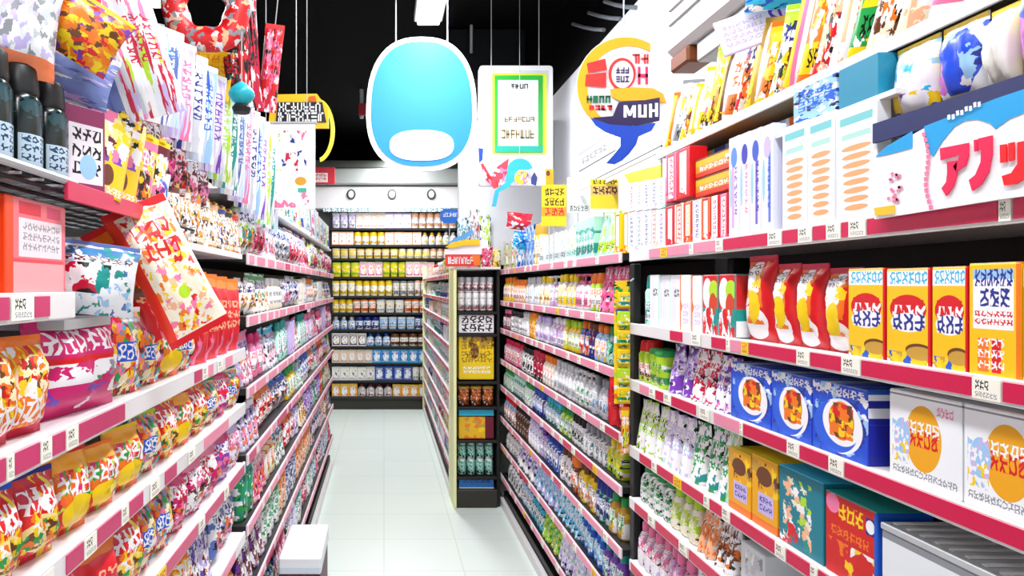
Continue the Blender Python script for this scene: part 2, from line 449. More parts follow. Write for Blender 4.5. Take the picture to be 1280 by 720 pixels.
def auto_runs(y0, y1, pal, kinds, wr, hr, rl=(3, 6), d=.06, rnd=None):
    rnd = rnd or random; runs = []; y = y0
    while y < y1-.03:
        k = rnd.choice(kinds); w = rnd.uniform(*wr); n = rnd.randint(*rl)
        L = min(w*1.04*n, y1-y)
        if y1-(y+L) < w: L = y1-y
        for _ in range(8):
            a, b, c = rnd.choice(pal)
            if not runs or runs[-1]['a'] != a: break
        runs.append(dict(kind=k, a=a, b=b, c=c, w=w, d=d, h=rnd.uniform(*hr), y0=y, y1=y+L)); y += L
    return runs
def R_(x0, x1, kind, a, b, c, w, h, X=.85, d=.07, **k):
    ya, yb = sorted((sy(x0, X), sy(x1, X)))
    return dict(kind=kind, a=a, b=b, c=c, w=w, h=h, d=d, y0=ya+.001, y1=yb-.001, **k)

# ================================================================ the room
FLOOR = bpy.data.materials.new('floor_tiles'); FLOOR.use_nodes = True
nt = FLOOR.node_tree; N = nt.nodes; L = nt.links; b = N['Principled BSDF']
tc = N.new('ShaderNodeTexCoord'); br = N.new('ShaderNodeTexBrick'); L.new(tc.outputs['Object'], br.inputs['Vector'])
br.offset = 0; br.inputs['Scale'].default_value = 1; br.inputs['Brick Width'].default_value = .45; br.inputs['Row Height'].default_value = .45
br.inputs['Mortar Size'].default_value = .003; br.inputs['Color1'].default_value = C('e2ece6'); br.inputs['Color2'].default_value = C('dfe9e3'); br.inputs['Mortar'].default_value = C('ccd8d0')
L.new(br.outputs['Color'], b.inputs['Base Color']); b.inputs['Roughness'].default_value = .28; b.inputs['Specular IOR Level'].default_value = .35
MB().box(-3.2, 3.2, -2.5, 9.2, -.1, 0).build('floor', FLOOR); tag(bpy.data.objects['floor'], kind='structure')
CEIL = plain('black_ceiling', '030304', .8, spec=.1)
tag(MB().box(-3.2, 3.2, -2.5, 9.2, 3.6, 3.7).build('ceiling', CEIL), kind='structure')
WWALL = plain('white_wall_paint', 'f0f2f6', .6)
DWALL = plain('black_wall_paint', '050506', .8, spec=.1)
tag(MB().box(1.27, 1.37, -2.5, 4.9, 0, 3.03).build('wall_right', WWALL), kind='structure')
tag(MB().box(1.29, 1.37, -2.5, 4.9, 3.03, 3.6).build('trim_1', DWALL), kind='structure')
tag(MB().box(-3.2, -3.1, -2.5, 9.2, 0, 3.6).build('wall_left', DWALL), kind='structure')
tag(MB().box(-3.1, 3.2, 9.1, 9.2, 0, 3.6).build('wall_back', DWALL), kind='structure')
tag(MB().box(.56, 1.27, 4.78, 4.86, 1.76, 2.84, b=.004).build('trim_2', WWALL), kind='structure')
tag(MB().box(3.1, 3.2, -2.5, 9.1, 0, 3.6).build('wall_far', DWALL), kind='structure')

# ceiling services
LAMPM = plain('lamp_tube_glow', 'ffffff', .4, emit=14)
def ceiling_lamp(x, y, z, label, gl=30):
    t = empty('ceiling_lamp', (x, y, z)); tag(t, label, 'light', 'batten lamps under the black ceiling')
    MB().box(x-.09, x+.09, y-.62, y+.62, z, z+.05, b=.006).build('housing', WH, t)
    MB().box(x-.07, x+.07, y-.6, y+.6, z-.03, z-.001, b=.008).build('diffuser', LAMPM, t)
    for s_ in (-.4, .4): MB().tube([(x, y+s_, z+.05), (x, y+s_, 3.6)], .006).build('hanger_rod', GREYM, t)
    ld = bpy.data.lights.new('lamp_light', 'AREA'); ld.shape = 'RECTANGLE'; ld.size = .16; ld.size_y = 1.2; ld.energy = gl; ld.color = (.96, .98, 1)
    lo = bpy.data.objects.new('lamp_light', ld); COL.objects.link(lo); lo.parent = t; lo.location = (0, 0, -.045)
E0 = 75
for (x, y, lb) in ((.28, 3.45, 'white glowing batten lamp at the top of the photo, above the blue sign board'),
                   (.2, -1.3, 'batten lamp behind the viewer over the aisle'), (.25, .6, 'batten lamp over the near shelves, out of the frame'),
                   (.25, 2.4, 'batten lamp over the middle of the aisle, out of the frame'),
                   (-1.3, 3.2, 'unseen batten lamp added over the neighbouring left aisle to light upright faces'),  # unseen lamp, added so the upright faces get more light
                   (.1, 6.6, 'batten lamp over the far end of the aisle'), (.15, 7.95, 'unseen batten lamp added to brighten the back wall shelving')):  # the last one is added to brighten the far end, hidden by the blue board
    ceiling_lamp(x, y, 3.28, lb, {-1.3: 70, .6: 75, 2.4: 85, 3.45: 85, 3.2: 80, 6.6: 130, 7.95: 110}[y])
def duct(x0, x1, y0, y1, z0, z1, nm, lb, mat=DARK, cat='duct'):
    t = empty(nm, ((x0+x1)/2, (y0+y1)/2, z0)); tag(t, lb, cat)
    MB().box(x0, x1, y0, y1, z0, z1, b=.01).build('duct_body', mat, t)
    k = 0
    ln = (y1-y0 if y1-y0 > x1-x0 else x1-x0)
    for i in range(1, int(ln/.6)+1):
        m = MB()
        if y1-y0 > x1-x0: m.box(x0-.012, x1+.012, y0+i*.6-.015, y0+i*.6+.015, z0-.012, z1)
        else: m.box(x0+i*.6-.015, x0+i*.6+.015, y0-.012, y1+.012, z0-.012, z1)
        m.build('flange', mat, t)
DK2 = plain('charcoal_duct', '141619', .45, metal=.3)
duct(.5, 1.1, 4.95, 8.2, 3.2, 3.598, 'air_duct', 'long charcoal air duct running along the black ceiling, right of the lamp', DK2)
g_ = MB(); g_.box(.9, 2.4, 5.5, 5.6, 3.0+.6-.0-.0-.16, 3.6-.06)
bm_ = plain('beam_grey', '55585c', .5)
pa = at(620, 48, 5.2); pb = at(755, 30, 5.2)
tag(MB().box(pa.x, pb.x+.3, 5.2, 5.3, pa.z, pb.z, b=.008).build('ceiling_beam', bm_), 'grey steel beam crossing the black ceiling above the framed menu sign', 'beam')
for px, y0, y1, Y, lb in ((589, 26, 66, 4.9, 'thin pale ceiling rod hanging above the framed menu sign'), (743, 0, 29, 5.0, 'thin ceiling rod meeting the grey beam'), (452, 75, 148, 6.5, 'pale vertical conduit in the dark left of the blue sign board')):
    p = at(px, y1, Y); q = Vector((p.x, p.y, 3.6))
    t = tag(MB().tube([p, q], .012 if Y < 6 else .02).build('ceiling_rod', GREYM), lb, 'rod')
    if Y > 6: MB().box(p.x-.03, p.x+.06, Y-.05, Y-.018, p.z+.02, p.z+.14, b=.004).build('junction_box', plain('red_box', 'a02030', .5), t)
p = at(425, 122, 7.2)
t = empty('ceiling_speaker', p); tag(t, 'small grey lit box hanging in the dark above the back shelving', 'speaker')
MB().box(p.x-.12, p.x+.12, 7.2, 7.35, p.z-.12, p.z+.06, b=.01).build('speaker_case', plain('mid_grey', '6a6c72', .5), t)
MB().tube([p+Vector((0, .07, .06)), (p.x, 7.27, 3.6)], .012).build('speaker_rod', GREYM, t)

# air conditioner and cables on the right wall
t = empty('wall_air_conditioner', (1.13, 2.0, 2.4)); tag(t, 'white boxy air conditioner on the right wall above the yellow bags', 'air conditioner')
MB().box(.99, 1.268, 1.72, 2.26, 2.4, 2.95, b=.02).build('casing', WH, t)
MB().box(1.02, 1.268, 1.74, 2.09, 2.33, 2.398, b=.006).build('lower_grille', GREYM, t)
for i in range(5): MB().box(.982, .99, 1.76, 2.22, 2.5+i*.05, 2.51+i*.05).build('louvre', GREYM, t)
MB().box(1.0, 1.09, 2.11, 2.24, 2.342, 2.399, b=.008).build('wooden_block', plain('brown_wood', '7a3e14', .5), t)
for i, (a, c_) in enumerate(((0, 'uppermost'), (1, 'middle'), (2, 'lowest'))):
    pts = [side(690+i*(-4)+k*13+66-i*16, 2+i*14+k*1.8+3*math.sin(k*.8), 1.262) for k in range(4)]
    tag(MB().tube(pts, .011).build('wall_cable', plain('dusky_cable', '7c8088', .5)), f'{c_} of the curved grey cables on the white right wall', 'cable')

# ================================================================ right-hand shelving
def strips(px, X=.85):
    out = []
    for a, b_, f in px:
        y0, y1 = sorted((sy(a, X), sy(b_, X))); out.append((y0, y1, f))
    return sorted(out)
XR, XB = .85, 1.262
PBK = plain('pale_back_panel', 'a8a4a2', .5)
ZA = [1.685, 1.436, 1.243, 1.0135, .835, .618, .418, .2]
ZB = [1.685, 1.46, 1.26, 1.035, .843, .618, .418, .2]
shelf_unit('wall_shelving', 'near tall right-hand shelving with white rails and crimson strips', -1, XR, XB, .35, 2.22, ZA, 'white',
           {0: strips([(905, 960, 1), (979, 998, 1), (1017, 1033, 1), (1053, 1061, 1), (1085, 1248, 1), (1268, 1800, 1), (835, 862, 0), (868, 895, 0), (812, 826, 0)]),
            1: strips([(838, 853, 1), (890, 908, 1), (914, 927, 0), (937, 996, 1), (1014, 1052, 1), (1078, 1215, 1), (1255, 1700, 1)]),
            2: strips([(800, 812, 0), (820, 830, 1), (893, 925, 0), (930, 984, 1), (1001, 1036, 1), (1057, 1400, 1), (840, 870, 1)]),
            3: strips([(888, 903, 1), (914, 969, 1), (984, 1013, 1), (1024, 1200, 1), (800, 815, 1), (822, 842, 1), (853, 880, 1)])}, 1.73)
shelf_unit('wall_shelving', 'far tall right-hand shelving with pale pink rails, beyond the yellow clip strip', -1, XR, XB, 2.3, 4.70, ZB, 'pink', {}, 1.73)
# hang-sell post between the bays
t = empty('clip_strip', (.83, 2.255, 1.0)); tag(t, 'yellow dotted clip strip hanging on the post between the right-hand shelving bays', 'clip strip')
MB().box(.875, .9, 2.24, 2.28, 0, 1.68, b=.003).build('post', DARK, t)
MB().tube([(.838, 2.239, 1.6), (.88, 2.245, 1.63)], .003, 6).build('strip_hook', GREYM, t)
dm = design('yellow_dots', 'yellow', [('busy', 0, 1, 0, 1, .001, 26, ['yellow', 'lime', 'yellow', 'white', 'orange'], .7), ('rect', 0, 1, .8, 1, 'yellow'), ('busy', 0, 1, .8, 1, 3, 30, ['green', 'green', 'black'], .6), ('rect', .1, .9, .72, .77, 'blue'), ('txt', .2, .8, .1, .7, 1, 9, 'teal')])
def panelY(mb, x, y0, y1, z0, z1, th=.004): return mb.box(x, x+th, y0, y1, z0, z1)
# strip drawn in local coordinates so the print follows it
o = link('strip_backing', mesh_of('strip_backing', *bevel_box(-.028, .028, -.002, .002, 0, .43, .001), [dm]), t, Vector((.832, 2.236, 1.19))-t.location)
for i in range(6): MB().box(.812, .852, 2.212, 2.2335, 1.2+i*.066, 1.25+i*.066, b=.003).build('hook_pack', pk('soft', ['yellow', 'lime', 'yellow'][i % 3], ['green', 'yellow', 'teal'][i % 3], 'white'), t)
item('pillow', pk('bag', 'orange', 'yellow', 'lime'), CAPM('orange'), .03, .02, .16, (.838, 2.225, 1.02), 0, 'narrow orange sachet hanging under the yellow clip strip', None, True)
item('pillow', design('red_plain_bag', 'd81828', [('txt', .1, .9, .3, .8, 2, 3, 'maroon')]), CAPM('red'), .034, .03, .17, (.815, 2.262, 1.11), 0, 'narrow plain red sachet hanging left of the yellow clip strip', None, True)

def shp(side_, k, unit): return f"{ORD[k]} shelf down, {unit}"
NB = 'near right bay'; FB = 'far right bay'
def row(runs, where, z, X=XR, sgn=-1, split=False, jit=.06):
    runs = sorted(runs, key=lambda r: r['y0'])
    return fill(runs, where, X, sgn, z, None, 1 if X > 0 else -1, '', split, jit=jit)

# ---- near right bay, first row under the eye-level shelf
zA = lambda k: ZA[k]+.0345
sachet = design('red_white_sachet', 'red', [('ell', .2, .75, .42, .3, 'white'), ('ell', .35, .22, .5, .2, 'white'), ('busy', 0, .75, .2, .95, 5, 9, ['yellow', 'orange', 'white', 'white', 'orange'], .6), ('ell', .45, .4, .22, .2, 'yellow'), ('rect', 0, 1, .93, 1, 'crimson'), ('txt', .1, .6, .75, .9, 3, 2, 'brown')])
ybox = design('yellow_choc_box', 'f4c20c', [('rect', 0, 1, .82, .98, 'white'), ('txt', .06, .94, .84, .97, 6, 1, 'cyan'), ('ell', .5, .58, .42, .15, 'red'), ('rect', .14, .86, .6, .68, 'red'), ('txt', .1, .9, .36, .62, 3, 1, 'white'), ('ell', .5, .44, .4, .1, 'white'), ('txt', .12, .88, .36, .53, 3, 1, 'navy'), ('busy', 0, 1, 0, .13, 8, 12, ['blue', 'white', 'yellow', 'gold'], .8), ('ell', .75, .16, .3, .07, 'brown'), ('ell', .77, .13, .3, .07, 'gold'), ('rect', .95, 1, 0, 1, 'red')])
ybox2 = design('yellow_white_label_box', 'f4c20c', [('rect', .08, .88, .42, .95, 'white'), ('rect', .08, .88, .86, .95, 'sky'), ('txt', .1, .86, .8, .95, 6, 1, 'navy'), ('txt', .2, .8, .62, .78, 3, 1, 'navy'), ('txt', .1, .86, .44, .58, 6, 2, 'red'), ('rect', .18, .4, .04, .34, 'orange'), ('rect', .46, .64, .04, .34, 'red'), ('txt', .16, .7, .04, .34, 4, 3, 'white'), ('rect', .92, 1, 0, 1, 'orange')])
labs = ['farthest', 'second farthest', 'third farthest', 'nearest and widest']
for i, (x0, x1, w, top) in enumerate(((912, 946, .075, 320), (946, 974, .06, 330), (974, 1007, .065, 330), (1007, 1048, .075, 335))):
    y = (sy(x0, XR)+sy(x1, XR))/2; wpx = sy(x0, XR)-sy(x1, XR)
    h = HC+(VY-top)*y/F-zA(1)
    item('pillow', sachet, CAPM('crimson'), wpx*.98, .05, h, (XR+.05, y, zA(1)), -PI/2, f'{labs[i]} of the four red and white wavy sachets left of the yellow boxes', 'red and white sachets', True, name='wavy_sachet', cat='sachet', seed=i)
for i, (x0, x1, top, m_, lb) in enumerate(((1049, 1095, 336, ybox, 'yellow box with white and navy lettering, next to the red sachets'), (1096, 1151, 336, ybox, 'middle yellow box with red swoosh and white lettering'),
        (1152, 1196, 334, ybox, 'yellow box with red swoosh standing left of the white-labelled one'), (1197, 1262, 329, ybox2, 'yellow box carrying a large white label with red and navy marks'), (1263, 1345, 331, ybox, 'yellow and red box cut by the right edge of the photo'))):
    ya, yb = sy(x0, XR), sy(x1, XR); y = (ya+yb)/2; h = HC+(VY-top)*y/F-zA(1)
    item('box', m_, CAPM('red'), (ya-yb)*.97, .06, h, (XR+.046, y, zA(1)), -PI/2, lb, 'yellow boxes under the blue and white banner', True, name='sweet_box', cat='box')
row([R_(795, 803, 'slim', 'mint', 'teal', 'white', .045, .17), R_(804, 842, 'box', 'white', 'white', 'sky', .07, .165, style='soft', mat=design('white_plain_pack', 'f0f0f8', [('rect', .1, .5, .1, .9, 'e4e4f0'), ('rect', .9, 1, 0, 1, 'mint'), ('txt', .3, .8, .6, .75, 2, 1, 'black')])),
     R_(843, 868, 'box', 'white', 'red', 'lilac', .07, .16, mat=design('white_red_swirl', 'white', [('ell', .1, .7, .25, .35, 'orange'), ('ell', .35, .75, .3, .3, 'white'), ('rect', 0, .12, 0, 1, 'orange'), ('txt', .3, .9, .1, .5, 3, 3, 'lilac')])),
     R_(869, 910, 'box', 'red', 'green', 'white', .09, .16, mat=design('red_green_tomato', 'red', [('ell', .3, .7, .3, .25, 'white'), ('ell', .7, .75, .3, .16, 'lime'), ('ell', .65, .5, .25, .2, 'd04018'), ('busy', 0, 1, 0, .45, 6, 6, ['white', 'red', 'pink', 'teal', 'white'], .7), ('rect', .92, 1, 0, 1, 'teal')]))],
    'near right bay top row', zA(1), split=True, jit=.0)
# ---- second row: curry boxes, white boxes
blue = design('blue_dish_box', '1c4cd0', [('busy', 0, 1, 0, 1, 9, 9, ['white', 'blue', 'blue', 'navy', 'sky'], .4), ('ell', .52, .42, .40, .38, 'white'), ('ell', .44, .4, .4, .36, '2a62dc'), ('ell', .55, .48, .34, .33, 'white'), ('ell', .55, .5, .23, .27, 'orange'), ('busy', .34, .76, .26, .74, 12, 12, ['yellow', 'red', 'orange', 'brown', 'yellow'], .6), ('txt', .06, .94, .84, .96, 7, 1, 'white')])
bside = plain('navy_card', '1c22a0', .4)
for i, (x0, x1, lb) in enumerate(((905, 955, 'farthest of the three blue boxes picturing an orange dish'), (955, 1005, 'middle blue box picturing an orange dish'), (1005, 1074, 'nearest blue box picturing an orange dish, beside the white boxes'))):
    ya, yb = sy(x0, XR), sy(x1, XR); y = (ya+yb)/2
    o = item('box', blue, bside, (ya-yb)*.985, .10, .135, (XR+.066, y, zA(2)), -PI/2, lb, 'blue dish boxes', True, name='food_box', cat='box')
    if i == 2: link('side_panel', mesh_of('side_panel', *bevel_box(.5, .506, -.49, .49, .01, .99, .002), [design('navy_star_card', '1c22a0', [('busy', 0, 1, 0, 1, .01, 16, ['white', 'navy', 'blue'], .3)])]), o)
wbox = design('white_orange_disc_box', 'f2f4f8', [('rect', .0, 1, .95, .97, 'grey'), ('ell', .5, .52, .25, .36, 'f0a818'), ('txt', .3, .7, .42, .62, 4, 1, 'red'), ('txt', .3, .72, .56, .7, 4, 1, 'white'), ('ell', .2, .5, .12, .2, 'sky'), ('busy', .05, .3, .2, .7, 30, 22, ['yellow', 'sky', 'white', 'lilac', 'white'], .6), ('txt', .05, .95, .08, .16, 14, 1, 'grey'), ('txt', .68, .9, .8, .9, 4, 1, 'pink')])
for i, (x0, x1, lb) in enumerate(((1100, 1190, 'white box with an orange disc, next to the blue boxes'), (1191, 1310, 'nearer white box with an orange disc, cut by the right edge of the photo'))):
    ya, yb = sy(x0, XR), sy(x1, XR); y = (ya+yb)/2
    item('box', wbox, WH, (ya-yb)*.985, .11, .148, (XR+.07, y, zA(2)), -PI/2, lb, 'white boxes with an orange disc', True, name='food_box', cat='box')
row([R_(786, 800, 'slim', 'lime', 'red', 'brown', .05, .14), R_(800, 822, 'tub', 'lime', 'green', 'cream', .06, .12), R_(823, 850, 'pouch', 'purple', 'lilac', 'white', .07, .145, style='speck'), R_(850, 878, 'pouch', 'white', 'crimson', 'magenta', .07, .145, style='speck'), R_(878, 904, 'pouch', 'white', 'purple', 'pink', .06, .14, style='speck')],
    'left of the blue boxes', zA(2), split=True)
# ---- third row: tea boxes
yb_ = design('yellow_jar_label_box', 'eda90c', [('busy', 0, 1, .5, .95, 6, 6, ['brown', 'yellow', 'yellow', 'gold'], .5), ('ell', .5, .75, .3, .14, 'brown'), ('rect', .25, .85, .2, .5, 'lilac'), ('txt', .3, .8, .22, .45, 4, 2, 'navy'), ('rect', 0, 1, 0, .12, 'orange')])
tb = design('teal_floral_box', '167d90', [('busy', .1, .75, .05, .9, 10, 12, ['cream', 'lime', 'white', 'teal', 'peach'], .45), ('busy', 0, .5, 0, .3, 12, 12, ['pink', 'white', 'red'], .5)])
rb = design('red_gold_box', 'd01c18', [('ell', .15, .88, .14, .12, 'pink'), ('txt', .25, .75, .72, .92, 3, 1, 'yellow'), ('rect', .8, 1, .7, .9, 'navy'), ('ell', .88, .8, .08, .08, 'white'), ('txt', .1, .85, .5, .62, 6, 1, 'orange'), ('busy', 0, 1, .05, .45, 7, 7, ['orange', 'yellow', 'red', 'red', 'white'], .5), ('rect', .95, 1, 0, 1, 'blue')])
for i, (x0, x1, top, m_, topc, lb) in enumerate(((902, 930, 565, yb_, 'yellow', 'farther small yellow box with a lilac label, on the third shelf'), (931, 963, 575, yb_, 'yellow', 'nearer small yellow box with a lilac label, beside the teal box'),
        (964, 1020, 593, tb, 'cyan', 'teal box with a pale floral picture, between yellow and red boxes'), (1021, 1086, 627, rb, 'teal', 'red box with gold lettering beside the clear tin'))):
    ya, yb = sy(x0, XR), sy(x1, XR); y = (ya+yb)/2; h = HC+(VY-top)*y/F-zA(3)
    o = item('box', m_, CAPM(topc), (ya-yb)*.97, .10, h, (XR+.066, y, zA(3)), -PI/2, lb, None, False, name='tea_box', cat='box')
    link('top_flap', mesh_of('top_flap', *bevel_box(-.5, .5, -.5, .5, 1.007, 1.02, .003), [CAPM(topc)]), o)
MB().box(XR-.004, XR-.001, .9, 1.8, ZA[3]+.03, ZA[3]+.055)
tin = design('pale_tin', 'e6eaee', [('ell', .45, .3, .3, .2, 'f4f4c8'), ('txt', .3, .6, .25, .35, 3, 1, 'yellow'), ('rect', 0, 1, .9, 1, 'grey')])
ya, yb = sy(1090, XR), sy(1250, XR); y = (ya+yb)/2
t = item('box', tin, WH, (ya-yb)*.98, .12, .13, (XR+.075, y, zA(3)), -PI/2, 'pale metal tin with a ribbed grey lid, lower right of the photo', None, False, name='storage_tin', cat='tin')
link('lid', mesh_of('lid', *bevel_box(-.51, .51, -.51, .51, 1.008, 1.1, .012), [GREYM]), t)
for i in range(8): link('lid_rib', mesh_of('lid_rib', *bevel_box(-.46+i*.12, -.42+i*.12, -.4, .4, 1.1, 1.12, .004), [WH]), t)
row([R_(786, 815, 'pouch', 'white', 'lime', 'mint', .06, .165, style='speck'), R_(815, 850, 'pouch', 'white', 'lilac', 'mint', .07, .165, style='speck'), R_(850, 900, 'pouch', 'white', 'green', 'teal', .07, .17, style='speck')], 'left of the yellow tea boxes', zA(3), split=True)
item('pouch', pk('speck', 'mint', 'lime', 'white'), CAPM('lime'), .05, .05, .19, (XR+.045, sy(899, XR)-.0, zA(3)), -PI/2, 'pale mint pouch with lime top right beside the farther yellow tea box', None, True)
# ---- lower rows of the near bay
row([R_(766, 800, 'slim', 'lime', 'yellow', 'white', .05, .13), R_(800, 845, 'bottle', 'white', 'green', 'mint', .055, .13, style='speck'), R_(845, 872, 'pouch', 'white', 'orange', 'peach', .05, .13, style='speck'), R_(872, 903, 'pouch', 'orange', 'brown', 'white', .05, .13, style='speck')][0:0] +
    [R_(788, 826, 'bottle', 'white', 'green', 'mint', .055, .13, style='speck'), R_(826, 860, 'bottle', 'cream', 'lime', 'white', .055, .125, style='speck'), R_(860, 880, 'pouch', 'peach', 'orange', 'white', .05, .13, style='speck'), R_(880, 902, 'pouch', 'white', 'brown', 'orange', .05, .13, style='speck')],
    'near right bay fourth row', zA(4), split=True)
item('box', design('grey_bin_face', 'd6dade', [('busy', .2, .9, .3, .9, 6, 6, ['white', 'grey', 'silver'], .4)]), GREYM, .10, .1, .105, (XR+.08, sy(925, XR), zA(4)), -PI/2, 'small grey carton alone in the dark gap under the yellow tea boxes', None, True)
rr = random.Random(5)
row([R_(788, 820, 'bottle', 'white', 'pink', 'lilac', .055, .15, style='speck'), R_(820, 850, 'bottle', 'lilac', 'pink', 'white', .055, .15, style='speck'), R_(850, 905, 'pouch', 'white', 'peach', 'pink', .06, .15, style='speck')], 'near right bay fifth row', zA(5))
row([R_(788, 815, 'bottle', 'purple', 'red', 'white', .055, .14), R_(815, 850, 'pouch', 'magenta', 'lilac', 'white', .06, .14)], 'near right bay sixth row', zA(6))

# ---- far right bay
zB = lambda k: ZB[k]+.0345
row([R_(625, 636, 'bottle', 'yellow', 'orange', 'white', .075, .17), R_(636, 650, 'slim', 'peach', 'orange', 'white', .07, .15), R_(650, 668, 'bottle', 'white', 'silver', 'sky', .075, .16), R_(668, 682, 'bottle', 'white', 'yellow', 'orange', .07, .16), R_(682, 690, 'pump', 'lilac', 'white', 'pink', .07, .165),
     R_(690, 710, 'bottle', 'white', 'yellow', 'peach', .065, .165, style='soft'), R_(710, 728, 'pump', 'white', 'pink', 'orange', .062, .165, style='soft'), R_(728, 741, 'slim', 'lime', 'orange', 'white', .06, .16), R_(741, 767, 'pouch', 'pink', 'magenta', 'white', .09, .18, style='speck')],
    'first row of far right bay', zB(1))
row([R_(625, 634, 'bottle', 'maroon', 'pink', 'grey', .075, .14), R_(634, 646, 'slim', 'white', 'black', 'grey', .07, .14), R_(646, 655, 'bottle', 'white', 'silver', 'lilac', .075, .145), R_(655, 664, 'can', 'yellow', 'orange', 'white', .06, .15), R_(664, 684, 'bottle', 'white', 'lilac', 'pink', .075, .14, style='soft'), R_(684, 697, 'bottle', 'lilac', 'white', 'pink', .07, .145, style='soft'),
     R_(697, 715, 'bottle', 'yellow', 'lime', 'white', .06, .145), R_(715, 727, 'bottle', 'blue', 'orange', 'red', .06, .15), R_(727, 735, 'can', 'navy', 'brown', 'red', .055, .15), R_(735, 750, 'bottle', 'sky', 'orange', 'yellow', .06, .15), R_(750, 767, 'bottle', 'mint', 'green', 'teal', .055, .15, style='speck')],
    'second row of far right bay', zB(2))
row([R_(625, 645, 'bottle', 'pink', 'crimson', 'white', .07, .155), R_(645, 660, 'bottle', 'white', 'black', 'brown', .065, .15), R_(660, 672, 'can', 'maroon', 'crimson', 'mint', .06, .16), R_(672, 686, 'bottle', 'cream', 'orange', 'white', .065, .155), R_(686, 712, 'bottle', 'white', 'silver', 'grey', .065, .155, style='soft'), R_(712, 732, 'pump', 'silver', 'white', 'green', .06, .16, style='soft'),
     R_(732, 750, 'bottle', 'silver', 'grey', 'sky', .06, .155), R_(750, 759, 'can', 'red', 'crimson', 'brown', .05, .165), R_(759, 767, 'can', 'red', 'white', 'pink', .05, .16)], 'third row of far right bay', zB(3))
row([R_(625, 636, 'bottle', 'mint', 'green', 'white', .07, .13), R_(636, 648, 'slim', 'teal', 'mint', 'white', .06, .135), R_(648, 660, 'bottle', 'white', 'green', 'mint', .06, .13), R_(660, 675, 'bottle', 'navy', 'blue', 'sky', .06, .13), R_(675, 692, 'bottle', 'teal', 'cyan', 'sky', .06, .13), R_(692, 706, 'bottle', 'lime', 'green', 'white', .06, .13),
     R_(706, 722, 'slim', 'white', 'black', 'green', .055, .13), R_(722, 748, 'bottle', 'white', 'grey', 'teal', .055, .13, style='speck'), R_(748, 767, 'bottle', 'lime', 'yellow', 'white', .055, .13, style='speck')], 'fourth row of far right bay', zB(4))
row([R_(625, 640, 'bottle', 'sky', 'red', 'brown', .07, .16), R_(640, 655, 'can', 'brown', 'black', 'white', .06, .16), R_(655, 668, 'bottle', 'white', 'lilac', 'mint', .07, .16, style='speck'), R_(668, 676, 'pump', 'lilac', 'purple', 'white', .065, .165), R_(676, 694, 'bottle', 'blue', 'navy', 'cyan', .06, .16), R_(694, 706, 'bottle', 'white', 'brown', 'lilac', .06, .155), R_(706, 714, 'slim', 'brown', 'orange', 'red', .05, .165),
     R_(714, 736, 'bottle', 'yellow', 'brown', 'orange', .055, .16), R_(736, 752, 'slim', 'teal', 'navy', 'silver', .05, .16), R_(752, 767, 'bottle', 'gold', 'green', 'yellow', .055, .155)], 'fifth row of far right bay', zB(5))
row([R_(628, 642, 'bottle', 'silver', 'maroon', 'white', .07, .14), R_(642, 662, 'pouch', 'white', 'purple', 'mint', .075, .15, style='speck'), R_(662, 690, 'pouch', 'lilac', 'cyan', 'white', .075, .15, style='speck'), R_(690, 716, 'pouch', 'cyan', 'white', 'sky', .075, .15, style='speck'), R_(716, 745, 'bottle', 'blue', 'cyan', 'sky', .06, .145), R_(745, 767, 'bottle', 'purple', 'teal', 'blue', .055, .14)], 'sixth row of far right bay', zB(6))
row([R_(630, 645, 'bottle', 'white', 'black', 'purple', .08, .15), R_(645, 658, 'bottle', 'sky', 'maroon', 'white', .07, .15), R_(658, 672, 'bottle', 'cyan', 'black', 'white', .07, .15), R_(672, 690, 'pouch', 'lime', 'green', 'yellow', .08, .15, style='speck'), R_(690, 725, 'pouch', 'lilac', 'white', 'mint', .08, .15, style='speck'), R_(725, 767, 'pouch', 'white', 'teal', 'mint', .075, .15, style='speck')], 'bottom row of far right bay', zB(7))

# ---- on the eye-level shelf, near bay
Z0 = ZA[0]+.0345
def wallitem(kind, mat, cap, x0, x1, ytop, ybot, label, group=None, d=.05, X=XR, nm=None, cat=None, z=None, tilt=(0, 0), seed=0, split=True, back=.01, rz=-PI/2):
    ya, yb = sy(x0, X), sy(x1, X); y = (ya+yb)/2
    zb = z if z is not None else HC+(VY-ybot)*y/F
    h = HC+(VY-ytop)*y/F-zb
    return item(kind, mat, cap, abs(ya-yb)*.97, d, h, (X+(1 if X > 0 else -1)*(d/2+back), y, zb), rz, label, group, split, tilt, nm, cat, seed)
for i in range(5):
    x0 = 781+i*9.2
    wallitem('box', pk('stripe', 'white', ['white', 'lilac', 'silver', 'peach', 'white'][i], ['navy', 'teal', 'navy', 'red', 'purple'][i]), WH, x0, x0+9, 266-i*1.0, 0, f"white toothpaste carton, lower tier, {['farthest', 'second farthest', 'middle', 'second nearest', 'nearest'][i]} of five left of red cartons", 'white toothpaste cartons', z=Z0, nm='toothpaste_carton', cat='box')
    y = (sy(x0, XR)+sy(x0+9, XR))/2
    wallitem('box', pk('stripe', 'white', ['silver', 'white', 'white', 'lilac', 'mint'][i], ['red', 'grey', 'navy', 'navy', 'grey'][i]), WH, x0, x0+9, 230-i*1.6, 0, f"white toothpaste carton stacked on top, {['farthest', 'second farthest', 'middle', 'second nearest', 'nearest'][i]} of five left of red cartons", 'white toothpaste cartons', z=HC+(VY-265+i*1.0)*y/F+.001, nm='toothpaste_carton', cat='box')
zz = Z0
cs = [('red', 'crimson', 'white'), ('white', 'orange', 'red'), ('red', 'orange', 'yellow'), ('white', 'silver', 'navy'), ('orange', 'red', 'white'), ('red', 'white', 'magenta'), ('red', 'pink', 'crimson')]
